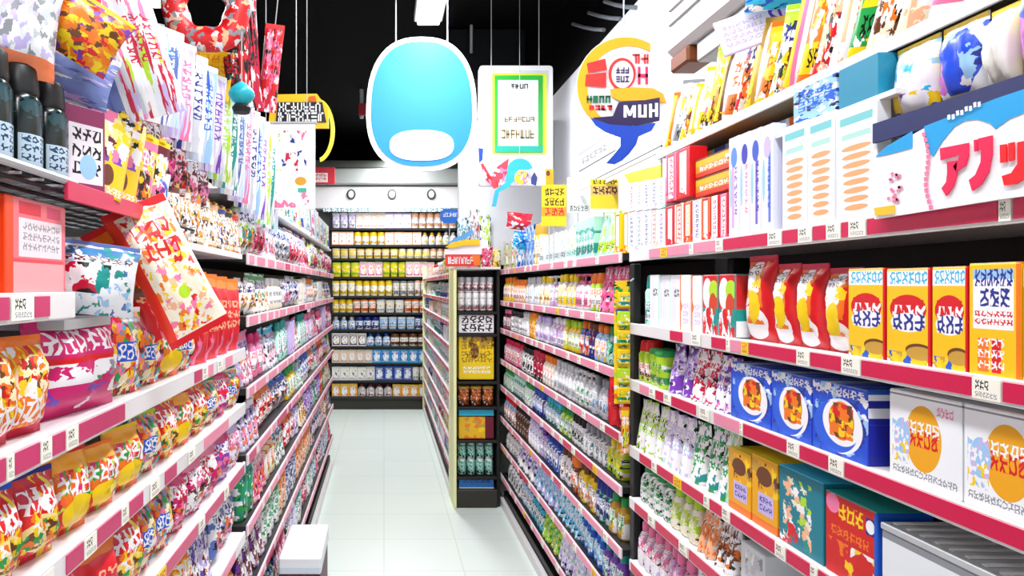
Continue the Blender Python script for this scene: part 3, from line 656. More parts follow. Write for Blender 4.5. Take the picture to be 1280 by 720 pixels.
for i, c_ in enumerate(cs):
    x0 = 828+i*11
    wallitem('box', pk('stripe', *c_), CAPM('red'), x0, x0+10.6, 258-i*2.6, 0, f"{c_[0]} and {c_[1]} upright carton in the lower tier between toothpaste and lilac packs", None, z=Z0, nm='toothpaste_carton', cat='box')
for i, (x0, x1, top, c_) in enumerate(((828, 841, 193, ('pink', 'red', 'crimson')), (841, 858, 186, ('red', 'red', 'white')))):
    y = (sy(x0, XR)+sy(x1, XR))/2
    wallitem('box', pk('stripe', *c_), CAPM('red'), x0, x1, top, 0, f"tall {c_[0]} carton with {'white' if i else 'crimson'} lettering on the upper tier by the orange boxes", z=Z0+.135, nm='toothpaste_carton', cat='box')
ob = design('orange_layers_box', 'f49018', [('rect', 0, 1, .6, .9, 'f8b820'), ('rect', 0, 1, .0, .25, 'e83818'), ('txt', .1, .9, .3, .55, 6, 1, 'white'), ('rect', 0, 1, .92, 1, 'brown')])
for k, (zt, lb) in enumerate(((215, 'upper'), (238, 'lower'))):
    y = (sy(860, XR)+sy(906, XR))/2
    zb = Z0+.128+(1-k)*.053
    item('box', ob, CAPM('orange'), sy(860, XR)-sy(906, XR)-.004, .08, .05, (XR+.06, y, zb), -PI/2, f'{lb} of the two flat orange boxes stacked over the red cartons', 'flat orange boxes', True, name='flat_box', cat='box')
brush = [design('lilac_brush_pack%d' % i, 'e4e4fa', [('rect', .3+.1*i, .5+.1*i, .1, .85, ['d8a0e0', 'white', '7a5ad0', '5a7ae0'][i]), ('ell', .5, .8, .3, .1, ['5a8ae0', '3c3cb0', '3c5ac0', 'lilac'][i]), ('txt', .5, .8, .2, .7, 1, 6, ['purple', 'pink', 'navy', 'blue'][i]), ('ell', .2, .5, .12, .2, 'sky')]) for i in range(4)]
for i, (x0, x1) in enumerate(((906, 919), (919, 932), (932, 946), (946, 961))):
    wallitem('box', brush[i], plain('clear_blister', 'e8e8fc', .15), x0, x1, 172-i*5, 0, f"{['farthest', 'second farthest', 'second nearest', 'nearest'][i]} of four tall lilac toothbrush packs beside the orange boxes", 'lilac toothbrush packs', d=.03, z=Z0, nm='toothbrush_pack', cat='pack')
br2 = design('orange_refill_pack', 'eef0f6', [('rect', .1, .9, .86, .93, '7cc8cc'), ('rect', .15, .85, .73, .78, 'b0dcd0')]+[('ell', .5, .12+.075*k, .36-.01*(7-k), .026, 'f4a870') for k in range(8)])
for i, (x0, x1) in enumerate(((972, 1003), (1003, 1037), (1038, 1090))):
    wallitem('box', br2, plain('clear_blister_b', 'f0ece8', .15), x0, x1, 156-i*11, 0, f"{['farthest', 'middle', 'nearest'][i]} of three white packs with stacked orange bars beside the banner", 'white packs with orange bars', d=.025, z=Z0, nm='refill_pack', cat='pack', split=False)
# far bay, on the eye-level shelf
ZZ = ZB[0]+.0345
row([R_(627, 640, 'box', 'white', 'lime', 'pink', .09, .20, style='speck'), R_(640, 652, 'pouch', 'white', 'cyan', 'blue', .1, .26, style='speck'), R_(652, 663, 'box', 'sky', 'blue', 'white', .09, .24, style='speck'), R_(663, 668, 'slim', 'yellow', 'gold', 'white', .06, .24), R_(668, 698, 'pouch', 'white', 'silver', 'mint', .1, .16, style='soft'),
     R_(699, 712, 'pouch', 'white', 'mint', 'lime', .09, .17, style='soft'), R_(713, 738, 'box', 'mint', 'teal', 'white', .09, .17, style='soft'), R_(739, 762, 'pouch', 'mint', 'lime', 'cream', .08, .165, style='soft'), R_(763, 778, 'box', 'yellow', 'orange', 'white', .05, .15, style='stripe')], 'eye-level shelf, far right bay', ZZ)
pc1 = design('yellow_pop_card', 'f8d020', [('txt', .1, .9, .74, .92, 4, 1, 'black'), ('txt', .1, .9, .5, .68, 4, 1, 'black'), ('rect', 0, 1, .24, .46, 'f4a020'), ('txt', .1, .9, .26, .44, 3, 1, 'red')], .6)
pc2 = design('yellow_pop_card_b', 'f8dc30', [('txt', .05, .95, .85, .98, 5, 1, 'black'), ('rect', 0, 1, .52, .8, 'f8c070'), ('txt', .05, .95, .55, .78, 4, 1, 'black'), ('rect', 0, 1, .0, .12, 'white')], .6)
def pop(nm, mat, px0, px1, py0, py1, Y, lb, cat='sign', th=.004, tilt=0):
    a = at(px0, py1, Y); c_ = at(px1, py0, Y)
    o = link(nm, mesh_of(nm, *bevel_box(-(c_.x-a.x)/2, (c_.x-a.x)/2, -th/2, th/2, 0, c_.z-a.z, min(.002, th/3)), [mat]), None, ((a.x+c_.x)/2, Y, a.z), (0, tilt, 0))
    tag(o, lb, cat)
    link('card_stem', mesh_of('card_stem', *rings([(1.7215-a.z, .003, .003), (.01, .003, .003)], 6, 2), [GREYM]), o, (0, .006, 0))
    return o
pop('price_card', pc1, 677, 708, 231, 283, 3.05, 'yellow price card with black and red lettering above the white goods, farther one')
pop('price_card', pc2, 738, 773, 224, 266, 2.6, 'yellow price card with an orange band, nearer one, beside the toothpaste cartons')
pop('price_card', design('small_orange_card', 'f8a818', [('ell', .3, .75, .25, .15, 'brown')]), 682, 692, 211, 234, 3.2, 'small orange card above the farther yellow price card')
pop('price_card', design('white_slip_card', 'fafafa', [('txt', .1, .9, .05, .2, 5, 1, 'black')]), 709, 737, 222, 266, 2.95, 'white price card between the two yellow ones')
# ---- banner
t = empty('shelf_banner', (.84, .92, 1.8)); tag(t, 'white and blue banner with large red katakana above the crimson rail', 'banner')
BN = plain('banner_white', 'fafafe', .35); BC = plain('banner_cyan', '18a0e0', .35); BRD = plain('banner_red', 'f01450', .35); BRD2 = plain('banner_red_b', 'f4101c', .35)
def onside(name, pts, X, th, mat, par):
    P = [side(x, y, X) for x, y in pts]
    return MB().prism(P, (th, 0, 0)).build(name, mat, par)
XS = .838
onside('banner_board', [(1093, 196), (1115, 182), (1163, 156), (1245, 123), (1320, 98), (1320, 240), (1250, 249), (1093, 274)], XS, .006, BN, t)
onside('blue_panel', [(1094, 196), (1108, 183), (1140, 164), (1140, 185), (1110, 193)], XS-.001, .001, BC, t)
onside('blue_panel', [(1155, 158), (1245, 123), (1320, 98), (1320, 128), (1285, 139), (1262, 148), (1244, 161), (1237, 154), (1220, 149), (1205, 151), (1193, 158), (1178, 176), (1166, 196), (1157, 182)], XS-.001, .001, BC, t)
cv = lambda L_: [(960+x/4, 120+y/4) for x, y in L_]
for nm, P in (('letter', [(858, 262), (1000, 234), (1000, 300), (985, 348), (940, 378), (925, 352), (950, 322), (955, 292), (862, 322)]), ('letter', [(893, 330), (945, 322), (940, 400), (925, 450), (890, 500), (866, 462), (890, 430), (895, 380)]),
              ('letter', [(1050, 213), (1118, 197), (1118, 290), (1100, 380), (1065, 440), (1020, 475), (1003, 420), (1035, 395), (1062, 330), (1065, 270), (1050, 271)]), ('letter', [(1028, 220), (1044, 217), (1045, 275), (1030, 278)])):
    onside(nm, cv(P), XS-.003, .002, BRD, t)
for P in ([(1158, 245), (1190, 240), (1190, 330), (1160, 335)], [(1200, 236), (1228, 230), (1228, 320), (1202, 328)], [(1245, 232), (1330, 214), (1325, 320), (1295, 400), (1240, 440), (1180, 447), (1168, 400), (1215, 385), (1245, 340)]):
    onside('letter', cv(P), XS-.003, .002, BRD2, t)
# small pink print on the left of the banner
r_ = random.Random(3); m = MB()
for k in range(14):
    x, y = 1152+3.2*math.sin(k*.5)+k*.6, 166+k*7; P = [side(x+dx, y+dy, XS-.002) for dx, dy in ((0, 0), (4, -1), (5, 4), (1, 5))]; m.prism(P, (.001, 0, 0))
m.build('side_print', plain('pink_print', 'e87aa0', .5), t); m = MB()
for k in range(20):
    x, y = 1108+r_.random()*16, 215+r_.random()*38; P = [side(x+dx, y+dy, XS-.002) for dx, dy in ((0, 0), (3, -1), (4, 2), (1, 3))]; m.prism(P, (.001, 0, 0))
m.build('small_print', plain('pink_print', 'e87aa0', .5), t)
onside('gold_tab', cv([(530, 560), (630, 545), (632, 590), (535, 598)]), XS-.002, .001, plain('gold_print', 'f0c020', .5), t)
m = MB()
for k in range(8):
    x, y = 1184+k*5.4, 144-k*2.6+(2 if k % 2 else 0); P = [side(x+dx, y+dy, XS-.003) for dx, dy in ((0, 0), (3, -1), (3.4, 5), (.6, 6))]; m.prism(P, (.001, 0, 0))
m.build('white_print', BN, t)

# ---- upper tier, right
t = empty('wall_ledge', (1.05, 1.45, 2.03)); tag(t, 'upper ledge on the right wall carrying the yellow bags', 'shelf')
MB().box(.9, 1.262, .6, 2.1, 2.02, 2.036).build('ledge_board', plain('olive_board', '6a6244', .5), t)
MB().box(.893, .8995, .6, 2.1, 2.016, 2.04).build('ledge_front', WH, t)
for y in (.7, 1.4, 2.05): MB().prism([(1.262, y, 2.02), (.95, y, 2.02), (1.262, y, 1.9)], (0, .008, 0)).build('ledge_bracket', GREYM, t)
for i in range(11):
    c_ = [('orange', 'red'), ('yellow', 'orange'), ('sky', 'blue'), ('lilac', 'navy'), ('lilac', 'purple'), ('white', 'sky'), ('orange', 'brown'), ('yellow', 'red'), ('lilac', 'pink'), ('sky', 'navy'), ('mint', 'teal')][i]
    item('box', pk('stripe', c_[0], c_[1], 'white'), CAPM(c_[1]), .088, .06, .282, (1.0, 2.03-i*.0905 if i < 5 else 2.03-i*.0905, Z0+.001), -PI/2, f"{c_[0]} and {c_[1]} carton standing in the rear row under the upper right ledge", 'rear row cartons on the eye-level shelf', False, name='stock_carton', cat='box')
t = empty('wall_ledge', (1.05, .85, 1.86)); tag(t, 'navy-edged ledge behind the banner carrying blue and yellow bags', 'shelf')
MB().box(.862, 1.262, .5, 1.12, 1.862, 1.876).build('ledge_board', DARK, t)
MB().box(.855, .861, .5, 1.12, 1.85, 1.884).build('ledge_front', plain('navy_strip', '18205a', .4), t)
bb_ = design('blue_swirl_bag', 'f4f4fa', [('rect', 0, .1, 0, 1, 'yellow'), ('ell', .55, .5, .4, .4, '2850d8'), ('busy', .1, 1, .2, .9, 5, 6, ['2850d8', 'white', 'sky', 'navy'], .5), ('ell', .2, .4, .16, .22, 'd070d0'), ('rect', 0, 1, 0, .14, 'yellow'), ('txt', 0, 1, .03, .12, 8, 1, 'brown')])
bw_ = design('white_sky_bag', 'f2f2fa', [('busy', 0, 1, .3, 1, 6, 8, ['white', 'sky', 'white', 'cyan'], .6), ('rect', 0, .3, 0, .4, 'yellow'), ('busy', 0, 1, 0, .35, 8, 8, ['blue', 'white', 'yellow', 'purple'], .6)])
bs_ = plain('ivory_bag_side', 'eeeae2', .4)
for i, (x0, x1, top, m_, lb) in enumerate(((1094, 1148, 53, bw_, 'white and sky bag at the left end of the navy-edged ledge'), (1149, 1206, 26, bb_, 'blue swirl bag with a yellow foot, farther one on the navy-edged ledge'), (1207, 1245, 8, bs_, 'bag turned with its ivory side out between two blue swirl bags'), (1246, 1320, -40, bb_, 'nearest blue swirl bag with a yellow foot, at the right edge'))):
    wallitem('pillow', m_, CAPM('yellow'), x0, x1, top, 0, lb, 'bags on the navy-edged ledge', d=.05, X=.862, z=1.878, nm='detergent_bag', cat='bag', seed=i, back=.014)
tiercols = [('yellow', 'orange', 'brown'), ('white', 'grey', 'yellow'), ('yellow', 'white', 'orange'), ('white', 'yellow', 'mint'), ('cream', 'yellow', 'pink'), ('yellow', 'lime', 'gold'), ('yellow', 'brown', 'gold'), ('white', 'orange', 'yellow'), ('cream', 'red', 'orange'), ('yellow', 'gold', 'lime'),
            ('yellow', 'orange', 'white'), ('white', 'lime', 'yellow'), ('yellow', 'pink', 'white'), ('orange', 'yellow', 'cream'), ('peach', 'red', 'white'), ('white', 'peach', 'orange'), ('yellow', 'green', 'white'), ('cream', 'brown', 'white'), ('cream', 'peach', 'white'), ('white', 'pink', 'lilac'), ('lime', 'yellow', 'white'), ('lilac', 'red', 'white'), ('white', 'red', 'orange'), ('cream', 'orange', 'yellow')]
y = 2.07
for i, c_ in enumerate(tiercols):
    w = .052 if y > 1.2 else .07
    h = .2+.02*math.sin(i*1.7)-(.03 if y > 1.85 else 0)+(.04 if y < 1.45 else 0)
    lab = f"{c_[0]} leaning bag with {c_[1]} accents on the upper right ledge, {'far end' if i < 8 else 'middle' if i < 16 else 'near end'}"
    item('pillow', pk(['stripe', 'soft', 'bag'][i % 3], *c_), CAPM(c_[1]), .1, .03, h*1.1, (.95, y, 2.037), -PI/2+.62, lab, 'leaning bags on the upper right ledge', True, (0, .2), 'refill_bag', 'bag', i % 4)
    y -= w
    if y < .78: break
# blue boxes under the ledge
for i, (x0, x1, c_) in enumerate(((985, 1040, ('sky', 'blue', 'white')), (1041, 1092, ('teal', 'teal', 'cyan')))):
    ya, yb = sy(x0, .86), sy(x1, .86)
    item('box', pk('speck', *c_) if i == 0 else plain('teal_card', '2088a8', .4), CAPM('blue'), ya-yb-.004, .06, .075, (.9, (ya+yb)/2, 1.937), -PI/2, ['sky-blue speckled flat box above the packs with orange bars', 'plain teal flat box above the packs with orange bars'][i], None, True, name='flat_box', cat='box')
t = bpy.data.objects.new('pack_rack', None); COL.objects.link(t); t.location = (1.0, 1.3, 1.92); tag(t, 'thin shelf carrying the flat blue boxes above the white packs', 'shelf')
MB().box(.864, 1.262, 1.08, 1.62, 1.926, 1.9355).build('rack_board', WH, t)
# pale price sheet and blue bag high on the right
sh = design('lilac_price_sheet', 'eceafa', [('rect', 0, 1, 0, .06, 'lilac'), ('txt', .05, .55, .15, .8, 6, 4, 'lilac'), ('txt', .6, .95, .3, .95, 2, 1, '6a2cc0')], .5)
a = at(898, 60, 1.9); o = link('price_sheet', mesh_of('price_sheet', *bevel_box(-.11, .11, -.003, .003, -.045, .045, .002), [sh]), None, at(950, 32, 1.6), (0, -.35, 0)); tag(o, 'lilac-printed white sheet sticking out above the yellow bags', 'sign')
link('sheet_clip', mesh_of('sheet_clip', *bevel_box(.09, .11, -.01, .01, -.018, .018, .003), [GREYM]), o)
item('pillow', pk('speck', 'cyan', 'blue', 'white'), CAPM('blue'), .16, .05, .085, at(975, 11, 1.56), -.2, 'bright blue dotted bag at the top edge above the lilac sheet', None, True, (0, -.05))

# ================================================================ end display and shelving beyond
t = empty('end_display', (.7, 4.72, 0)); tag(t, 'black end-of-aisle display of stacked packs facing the viewer', 'shelving')
def gx_(px, Y=4.6): return (px-VX)*Y/F
def gz_(py, Y=4.6): return HC+(VY-py)*Y/F
x0, x1 = gx_(567), gx_(626)
MB().box(x0, x0+.022, 4.6, 4.85, 0, 1.72, b=.003).build('side_panel', plain('yellowish_enamel', 'eef0b4', .4), t)
MB().box(x1-.02, x1, 4.64, 4.85, 0, 1.72, b=.003).build('side_panel', BLK, t)
MB().box(x0+.023, x1-.02, 4.82, 4.85, 0, 1.72).build('back_panel', BLK, t)
MB().box(x0+.023, x1-.02, 4.62, 4.818, 0, gz_(614), b=.004).build('plinth', plain('dark_olive', '2c2820', .5), t)
gsh = []
for py in (390, 418, 478, 510, 552, 598):
    z = gz_(py); gsh.append(z)
    MB().box(x0+.031, x1-.021, 4.63, 4.818, z-.02, z, b=.003).build('shelf', BLK, t)
MB().box(x0-.0, x1, 4.6, 4.85, 1.722, 1.74, b=.003).build('top_board', WH, t)
def gpack(py0, py1, ncol, kind, mat, cap, lb, dz=0, nrow=1, px0=574, px1=620, cat=None, nm=None):
    X0, X1 = gx_(px0), gx_(px1); w = (X1-X0)/ncol; z0 = gz_(py1)+.001; h = (gz_(py0)-gz_(py1))/nrow
    for i in range(ncol):
        for j in range(nrow):
            item(kind, mat, cap, w*.96, .12, h*.98, (X0+w*(i+.5), 4.72, z0+j*h), 0, lb, lb.split(',')[0]+' set' if ncol*nrow > 1 else None, False, name=nm, cat=cat)
gpack(366, 389, 5, 'jar', pk('soft', 'white', 'silver', 'red'), CAPM('white'), 'white jar, on the top shelf of the black end display', cat='jar')
gpack(346, 366, 5, 'jar', pk('soft', 'white', 'grey', 'crimson'), CAPM('silver'), 'silver-lidded white jar, stacked second layer on the end display', cat='jar')
gpack(394, 417, 1, 'box', design('bw_lettering', 'white', [('txt', .05, .95, .55, .95, 4, 1, 'black'), ('txt', .05, .95, .08, .5, 4, 1, 'black')]), BLK, 'white pack with heavy black lettering on the end display', nm='flat_pack')
gpack(420, 476, 1, 'box', design('yellow_pack', 'f0cc10', [('busy', 0, 1, .75, 1, 10, 6, ['yellow', 'gold', 'brown'], .6), ('ell', .45, .65, .12, .18, 'brown'), ('txt', .2, .8, .5, .6, 5, 1, 'maroon'), ('txt', .1, .9, .12, .3, 6, 2, 'white'), ('txt', .05, .95, .35, .95, 5, 4, 'a08010')]), CAPM('gold'), 'large yellow pack in the middle of the end display', nm='flat_pack')
gpack(484, 509, 3, 'tub', pk('speck', 'brown', 'orange', 'maroon'), CAPM('gold'), 'brown and orange tub, on the end display below the yellow pack')
gpack(513, 522, 1, 'box', plain('cyan_card', '28b8dc', .4), CAPM('cyan'), 'thin cyan slab lying on a yellow pack in the end display', nm='flat_pack')
gpack(523, 551, 1, 'box', design('yellow_pack_b', 'e8b818', [('busy', 0, 1, 0, 1, 8, 6, ['yellow', 'gold', 'orange'], .5), ('rect', .75, 1, 0, 1, 'maroon')]), CAPM('gold'), 'lower yellow and maroon pack under the cyan slab', nm='flat_pack')
gpack(555, 597, 4, 'can', pk('speck', 'mint', 'teal', 'black'), CAPM('white'), 'mint and teal can, second from the bottom shelf of the end display', nrow=2)
gpack(600, 614, 1, 'box', design('blue_low_pack', '1878c8', [('txt', .1, .9, .5, .8, 5, 1, 'navy'), ('rect', 0, 1, 0, .1, 'white')]), CAPM('blue'), 'flat blue pack at the foot of the end display', nm='flat_pack')

# gondola behind the end display, its side on the aisle
ZE = [1.66, 1.47, 1.29, 1.11, .93, .75, .57, .39, .2]
shelf_unit('aisle_shelving', 'pale yellow-framed shelving beyond the end display on the right of the aisle', -1,   .5, .86, 4.92, 8.15, ZE, 'white', {}, 1.85, tags=False, backmat=PBK)
for y, lb in ((4.87, 'near'), (8.17, 'far')):
    tag(MB().box(.495, .545, y, y+.03, 0, 1.86, b=.004).build('shelving_post', plain('yellowish_enamel', 'eef0b4', .4)), f'pale yellow upright post at the {lb} end of the shelving beyond the end display', 'post')
EPAL = [('white', 'silver', 'grey'), ('white', 'pink', 'sky'), ('white', 'crimson', 'peach'), ('cream', 'yellow', 'white'), ('white', 'teal', 'sky'), ('silver', 'navy', 'white'), ('white', 'brown', 'cream'), ('mint', 'white', 'teal'), ('white', 'blue', 'lilac'), ('peach', 'white', 'orange'), ('lilac', 'white', 'purple')]
for k, z in enumerate(ZE):
    row(auto_runs(4.94, 8.12, EPAL, ['bottle', 'box', 'jar', 'tube'], (.11, .14), (.12, .14), (3, 6), .09), f"{ORD[k]} shelf, post-framed unit", z+.0345, X=.5, sgn=-1)

# back wall shelving
t = empty('back_shelving', (-.1, 8.6, 0)); tag(t, 'wide white shelving with dark shelves across the back of the aisle', 'shelving')
bx0, bx1 = -1.0, 1.05
MB().box(bx0, bx1, 8.72, 8.76, .0, 3.0).build('back_panel', PBK, t)
MB().box(bx0, bx1, 8.32, 8.7, 0, .17, b=.005).build('plinth', plain('dark_olive', '2c2820', .5), t)
BZ = [HC+(VY-y)*8.3/F for y in (285, 306, 323, 346, 370, 391, 412, 433, 454, 476, 498)]
for z in BZ: MB().box(bx0, bx1, 8.31, 8.7, z-.03, z, b=.004).build('shelf', BLK, t)
for x in (bx0, bx1-.04): MB().box(x, x+.04, 8.31, 8.7, 0, 2.4, b=.004).build('upright', WH, t)
zt = lambda y: HC+(VY-y)*8.3/F
MB().box(bx0, bx1, 8.28, 8.6, zt(261), zt(233), b=.01).build('header_panel', WH, t)
MB().box(bx0, bx1, 8.2, 8.6, zt(232), zt(212), b=.02).build('cornice', plain('grey_cornice', 'a4a8a6', .4), t)
MB().box(bx0, bx1, 8.3, 8.7, zt(210), zt(200), b=.01).build('cornice', plain('dark_cornice', '50544e', .4), t)
for i, px in enumerate((439, 490, 539)):
    p = at(px, 243, 8.27)
    m = MB(); m.add(*[(lambda V, Fc: ([(p.x+x, p.y+zz, p.z+y_) for x, y_, zz in V], Fc))(*rings([(0, .06, .07), (-.02, .05, .06)], 16, 2))][0])
    m.build('round_emblem', plain('dark_emblem', '303438', .4), t)
    m = MB(); m.add(*[(lambda V, Fc: ([(p.x+x, p.y+zz-.021, p.z+y_) for x, y_, zz in V], Fc))(*rings([(0, .035, .045), (-.004, .035, .045)], 16, 2))][0])
    m.build('emblem_centre', WH, t)
MB().box(at(404, 0, 8.27).x, at(562, 0, 8.27).x, 8.268, 8.275, zt(265), zt(260)).build('printed_line', design('teal_print', 'white', [('txt', 0, 1, 0, 1, 24, 1, '287888'), ('rect', .38, .62, 0, 1, 'white')]), t)
o = MB().box(at(392, 0, 8.1).x, at(418, 0, 8.1).x, 8.18, 8.2, zt(232), zt(211), b=.004).build('red_notice', plain('red_notice', 'd83040', .5), t)
link('notice_face', mesh_of('notice_face', *bevel_box(-.09, .09, -.003, 0, -.06, .06, .001), [design('notice_paper', 'f6e8ea', [('txt', .1, .9, .1, .9, 3, 2, 'red')])]), o, Vector((at(400, 0, 8.1).x, 8.179, zt(224)))-t.location)
WPAL = {0: [('white', 'lilac', 'pink'), ('white', 'silver', 'grey'), ('lilac', 'white', 'grey'), ('white', 'peach', 'grey')], 1: [('white', 'yellow', 'pink'), ('cream', 'white', 'lime'), ('white', 'pink', 'grey'), ('peach', 'white', 'red')],
        2: [('yellow', 'cream', 'white'), ('cream', 'yellow', 'orange'), ('cream', 'peach', 'white')], 3: [('yellow', 'lime', 'white'), ('cream', 'pink', 'yellow'), ('white', 'teal', 'brown'), ('yellow', 'white', 'gold')],
        4: [('cream', 'grey', 'white'), ('white', 'yellow', 'grey'), ('white', 'peach', 'brown')], 5: [('white', 'orange', 'brown'), ('cream', 'yellow', 'brown'), ('cream', 'white', 'gold')],
        6: [('white', 'navy', 'sky'), ('sky', 'white', 'navy'), ('white', 'teal', 'grey')], 7: [('cream', 'gold', 'white'), ('white', 'brown', 'yellow'), ('sky', 'blue', 'white')],
        8: [('cyan', 'blue', 'sky'), ('sky', 'cyan', 'blue'), ('cream', 'peach', 'white')], 9: [('white', 'cream', 'brown'), ('white', 'orange', 'grey'), ('white', 'grey', 'black'), ('blue', 'navy', 'sky')], 10: [('white', 'brown', 'pink'), ('white', 'maroon', 'peach'), ('yellow', 'orange', 'cream')]}
for k, z in enumerate(BZ):
    hh = ((BZ[k-1]-z) if k else .25)-.042
    rs_ = auto_runs(-.68, .95 if k < 4 else .56, WPAL[k], ['box', 'jar', 'tub', 'tub', 'bottle'] if k not in (8,) else ['box'], (.085, .12), (hh*.93, hh), (3, 5), .1)
    rs_.sort(key=lambda r: r['y0'])
    fill(rs_, f"{ORD[k]} shelf, back wall", 0, 0, z, None, 1, '', axis='x', Ypos=8.32)

# ================================================================ left-hand shelving
XL = -.45; XLB = -.86
ZC = [(1.554, .3, .935), 1.364, 1.186, .994, .7675, .52, .25]
ZD = [1.672, 1.465, 1.2265, 1.005, .77, .52, .25]
def lst(px): return strips(px, XL)
LU = shelf_unit('aisle_shelving', 'near left-hand shelving of bagged snacks with white rails and crimson strips', 1, XL, XLB, .3, 2.08, ZC, 'white',
           {0: lst([(-40, 10, 1), (42, 61, 1)]), 1: lst([(-60, 5, 1), (17, 48, 1), (64, 80, 1), (97, 155, 1), (243, 252, 1), (259, 266, 0), (282, 290, 0)]),
            2: lst([(-30, 20, 1), (82, 103, 1), (120, 150, 1), (160, 178, 1), (206, 220, 1), (255, 285, 0)])}, 2.25)
LF = shelf_unit('aisle_shelving', 'far left-hand shelving of pouches with pale pink rails', 1, XL, XLB, 2.12, 5.7, ZD, 'pink', {}, 2.1, tags=False, backmat=PBK)
# ---- hand-placed bags of the near left bay
bagA = design('orange_red_bag', 'f07a14', [('busy', 0, 1, 0, .9, 13, 7, ['orange', 'yellow', 'red', 'white', 'orange'], .6), ('ell', .5, .6, .35, .22, 'fce8c0'), ('busy', .2, .8, .4, .8, 14, 14, ['white', 'red', 'yellow', 'orange', 'brown'], .7), ('txt', .08, .92, .15, .4, 4, 1, 'white'), ('rect', 0, 1, 0, .1, 'crimson')])
bagB = design('magenta_bag', 'd0186c', [('rect', 0, 1, .9, 1, 'magenta'), ('txt', .1, .9, .66, .88, 6, 1, 'white'), ('rect', 0, 1, .56, .62, 'red'), ('busy', .1, 1, .34, .56, 8, 10, ['green', 'white', 'white', 'grey'], .7), ('busy', 0, 1, .05, .34, 7, 9, ['magenta', 'white', 'purple', 'magenta'], .5)])
bagC = design('colourful_mix_bag', 'f2e6b8', [('busy', 0, 1, 0, 1, 14, 14, ['white', 'red', 'yellow', 'cyan', 'pink', 'orange', 'green', 'grey', 'maroon'], .9), ('rect', .2, .6, .4, .62, 'blue'), ('txt', .2, .6, .42, .6, 3, 1, 'white')])
bagD = design('red_yellow_bag', 'dc1c18', [('busy', 0, 1, 0, 1, 14, 8, ['red', 'orange', 'yellow', 'crimson', 'red', 'white'], .7), ('txt', .1, .9, .6, .85, 4, 1, 'white'), ('ell', .5, .35, .36, .2, 'f4dc90'), ('busy', .15, .85, .2, .5, 14, 14, ['brown', 'green', 'white', 'yellow', 'orange'], .7)])
bagE = design('red_stripe_bag', 'e02030', [('busy', 0, 1, 0, 1, 6, 2, ['crimson', 'red', 'pink', 'red'], .6), ('rect', 0, 1, .85, 1, 'orange'), ('txt', .2, .8, .3, .7, 3, 3, 'peach')])
bagF = design('orange_green_bag', 'f06418', [('rect', 0, 1, .8, 1, 'f8a818'), ('busy', 0, 1, 0, .8, 14, 9, ['lime', 'white', 'magenta', 'orange', 'red', 'green'], .7), ('txt', .1, .9, .5, .75, 4, 1, 'white'), ('ell', .5, .3, .3, .2, 'yellow')])
def lbag(mat, x0, x1, ytop, ybot, lb, z=None, rz=PI/2, X=XL, d=.06, tilt=(0, 0), cap='red', seed=0, kind='pillow', back=.012, nm=None, cat=None, grp=None):
    return wallitem(kind, mat, CAPM(cap), x0, x1, ytop, ybot, lb, grp, d, X, nm, cat, z, tilt, seed, True, back, rz)
zc = lambda k: (ZC[k][0] if isinstance(ZC[k], tuple) else ZC[k])+.0345
G2 = 'snack bags of the near left bay'
# second shelf (zc(1)) from near to far
lbag(bagD, -70, 0, 425, 0, 'red and yellow bag cut by the left edge, second shelf', z=zc(1), seed=1)
lbag(bagA, 2, 42, 428, 0, 'orange bag with cream oval nearest the left edge, second shelf', z=zc(1), seed=2, cap='orange', rz=PI/2-.2)
lbag(bagA, 43, 80, 420, 0, 'orange bag with cream oval touching the magenta bag, second shelf', z=zc(1), seed=0, cap='orange', rz=PI/2-.25)
lbag(bagB, 82, 160, 398, 0, 'magenta bag with white lettering on the second left shelf', z=zc(1), seed=1, cap='magenta', rz=PI/2-.2, d=.07)
for i, (x0, x1, m_, top, c_) in enumerate(((163, 192, bagC, 385, 'white'), (193, 214, bagC, 398, 'yellow'), (215, 236, bagF, 402, 'orange'), (237, 251, bagC, 395, 'black'))):
    lbag(m_, x0, x1, top, 0, ['multicoloured bag right of the magenta bag, second shelf', 'multicoloured bag with a yellow seal under the drooping bag', 'orange and lime bag under the drooping bag, second shelf', 'multicoloured bag with a black seal beside the red striped bags'][i], z=zc(1), seed=i, cap=c_, rz=PI/2-.3)
for i, (x0, x1) in enumerate(((253, 268), (269, 281), (282, 293), (294, 305))):
    lbag(bagE, x0, x1, 340+i*3, 0, f"{['nearest', 'second nearest', 'second farthest', 'farthest'][i]} of four tall red striped bags at the end of the near left bay", z=zc(1), seed=i, cap='orange', rz=PI/2-.3, d=.05)
# big drooping bag
droop = design('white_star_droop_bag', 'f8ecd8', [('busy', .12, .88, .06, .94, 16, 26, ['cream', 'yellow', 'red', 'peach', 'pink', 'cream', 'orange', 'cream'], .6), ('rect', 0, .14, 0, 1, 'e83018'), ('txt', .2, .8, .55, .85, 3, 2, 'red'), ('ell', .5, .33, .1, .045, 'lime'), ('rect', 0, 1, 0, .05, 'red')])
c0 = at(252, 418, 1.22); item('pillow', droop, CAPM('red'), .125, .07, .27, (c0.x-.0, c0.y, c0.z), PI/2-.95, 'large cream and red bag drooping across the shelf beside the blue bag', None, True, (-.1, -.46), 'snack_bag', 'bag', 2)
c0 = at(238, 425, 1.3); item('pillow', bagE, CAPM('red'), .11, .05, .25, (c0.x-.05, c0.y+.02, c0.z+.01), PI/2-.9, 'dark red bag leaning behind the large drooping bag', None, True, (-.05, -.5), 'snack_bag', 'bag', 3)
c0 = at(262, 400, 1.42); item('pillow', bagC, CAPM('white'), .1, .05, .24, (c0.x-.03, c0.y, c0.z), PI/2-.9, 'speckled multicoloured bag leaning on the right of the drooping bag', None, True, (-.05, -.42), 'snack_bag', 'bag', 1)
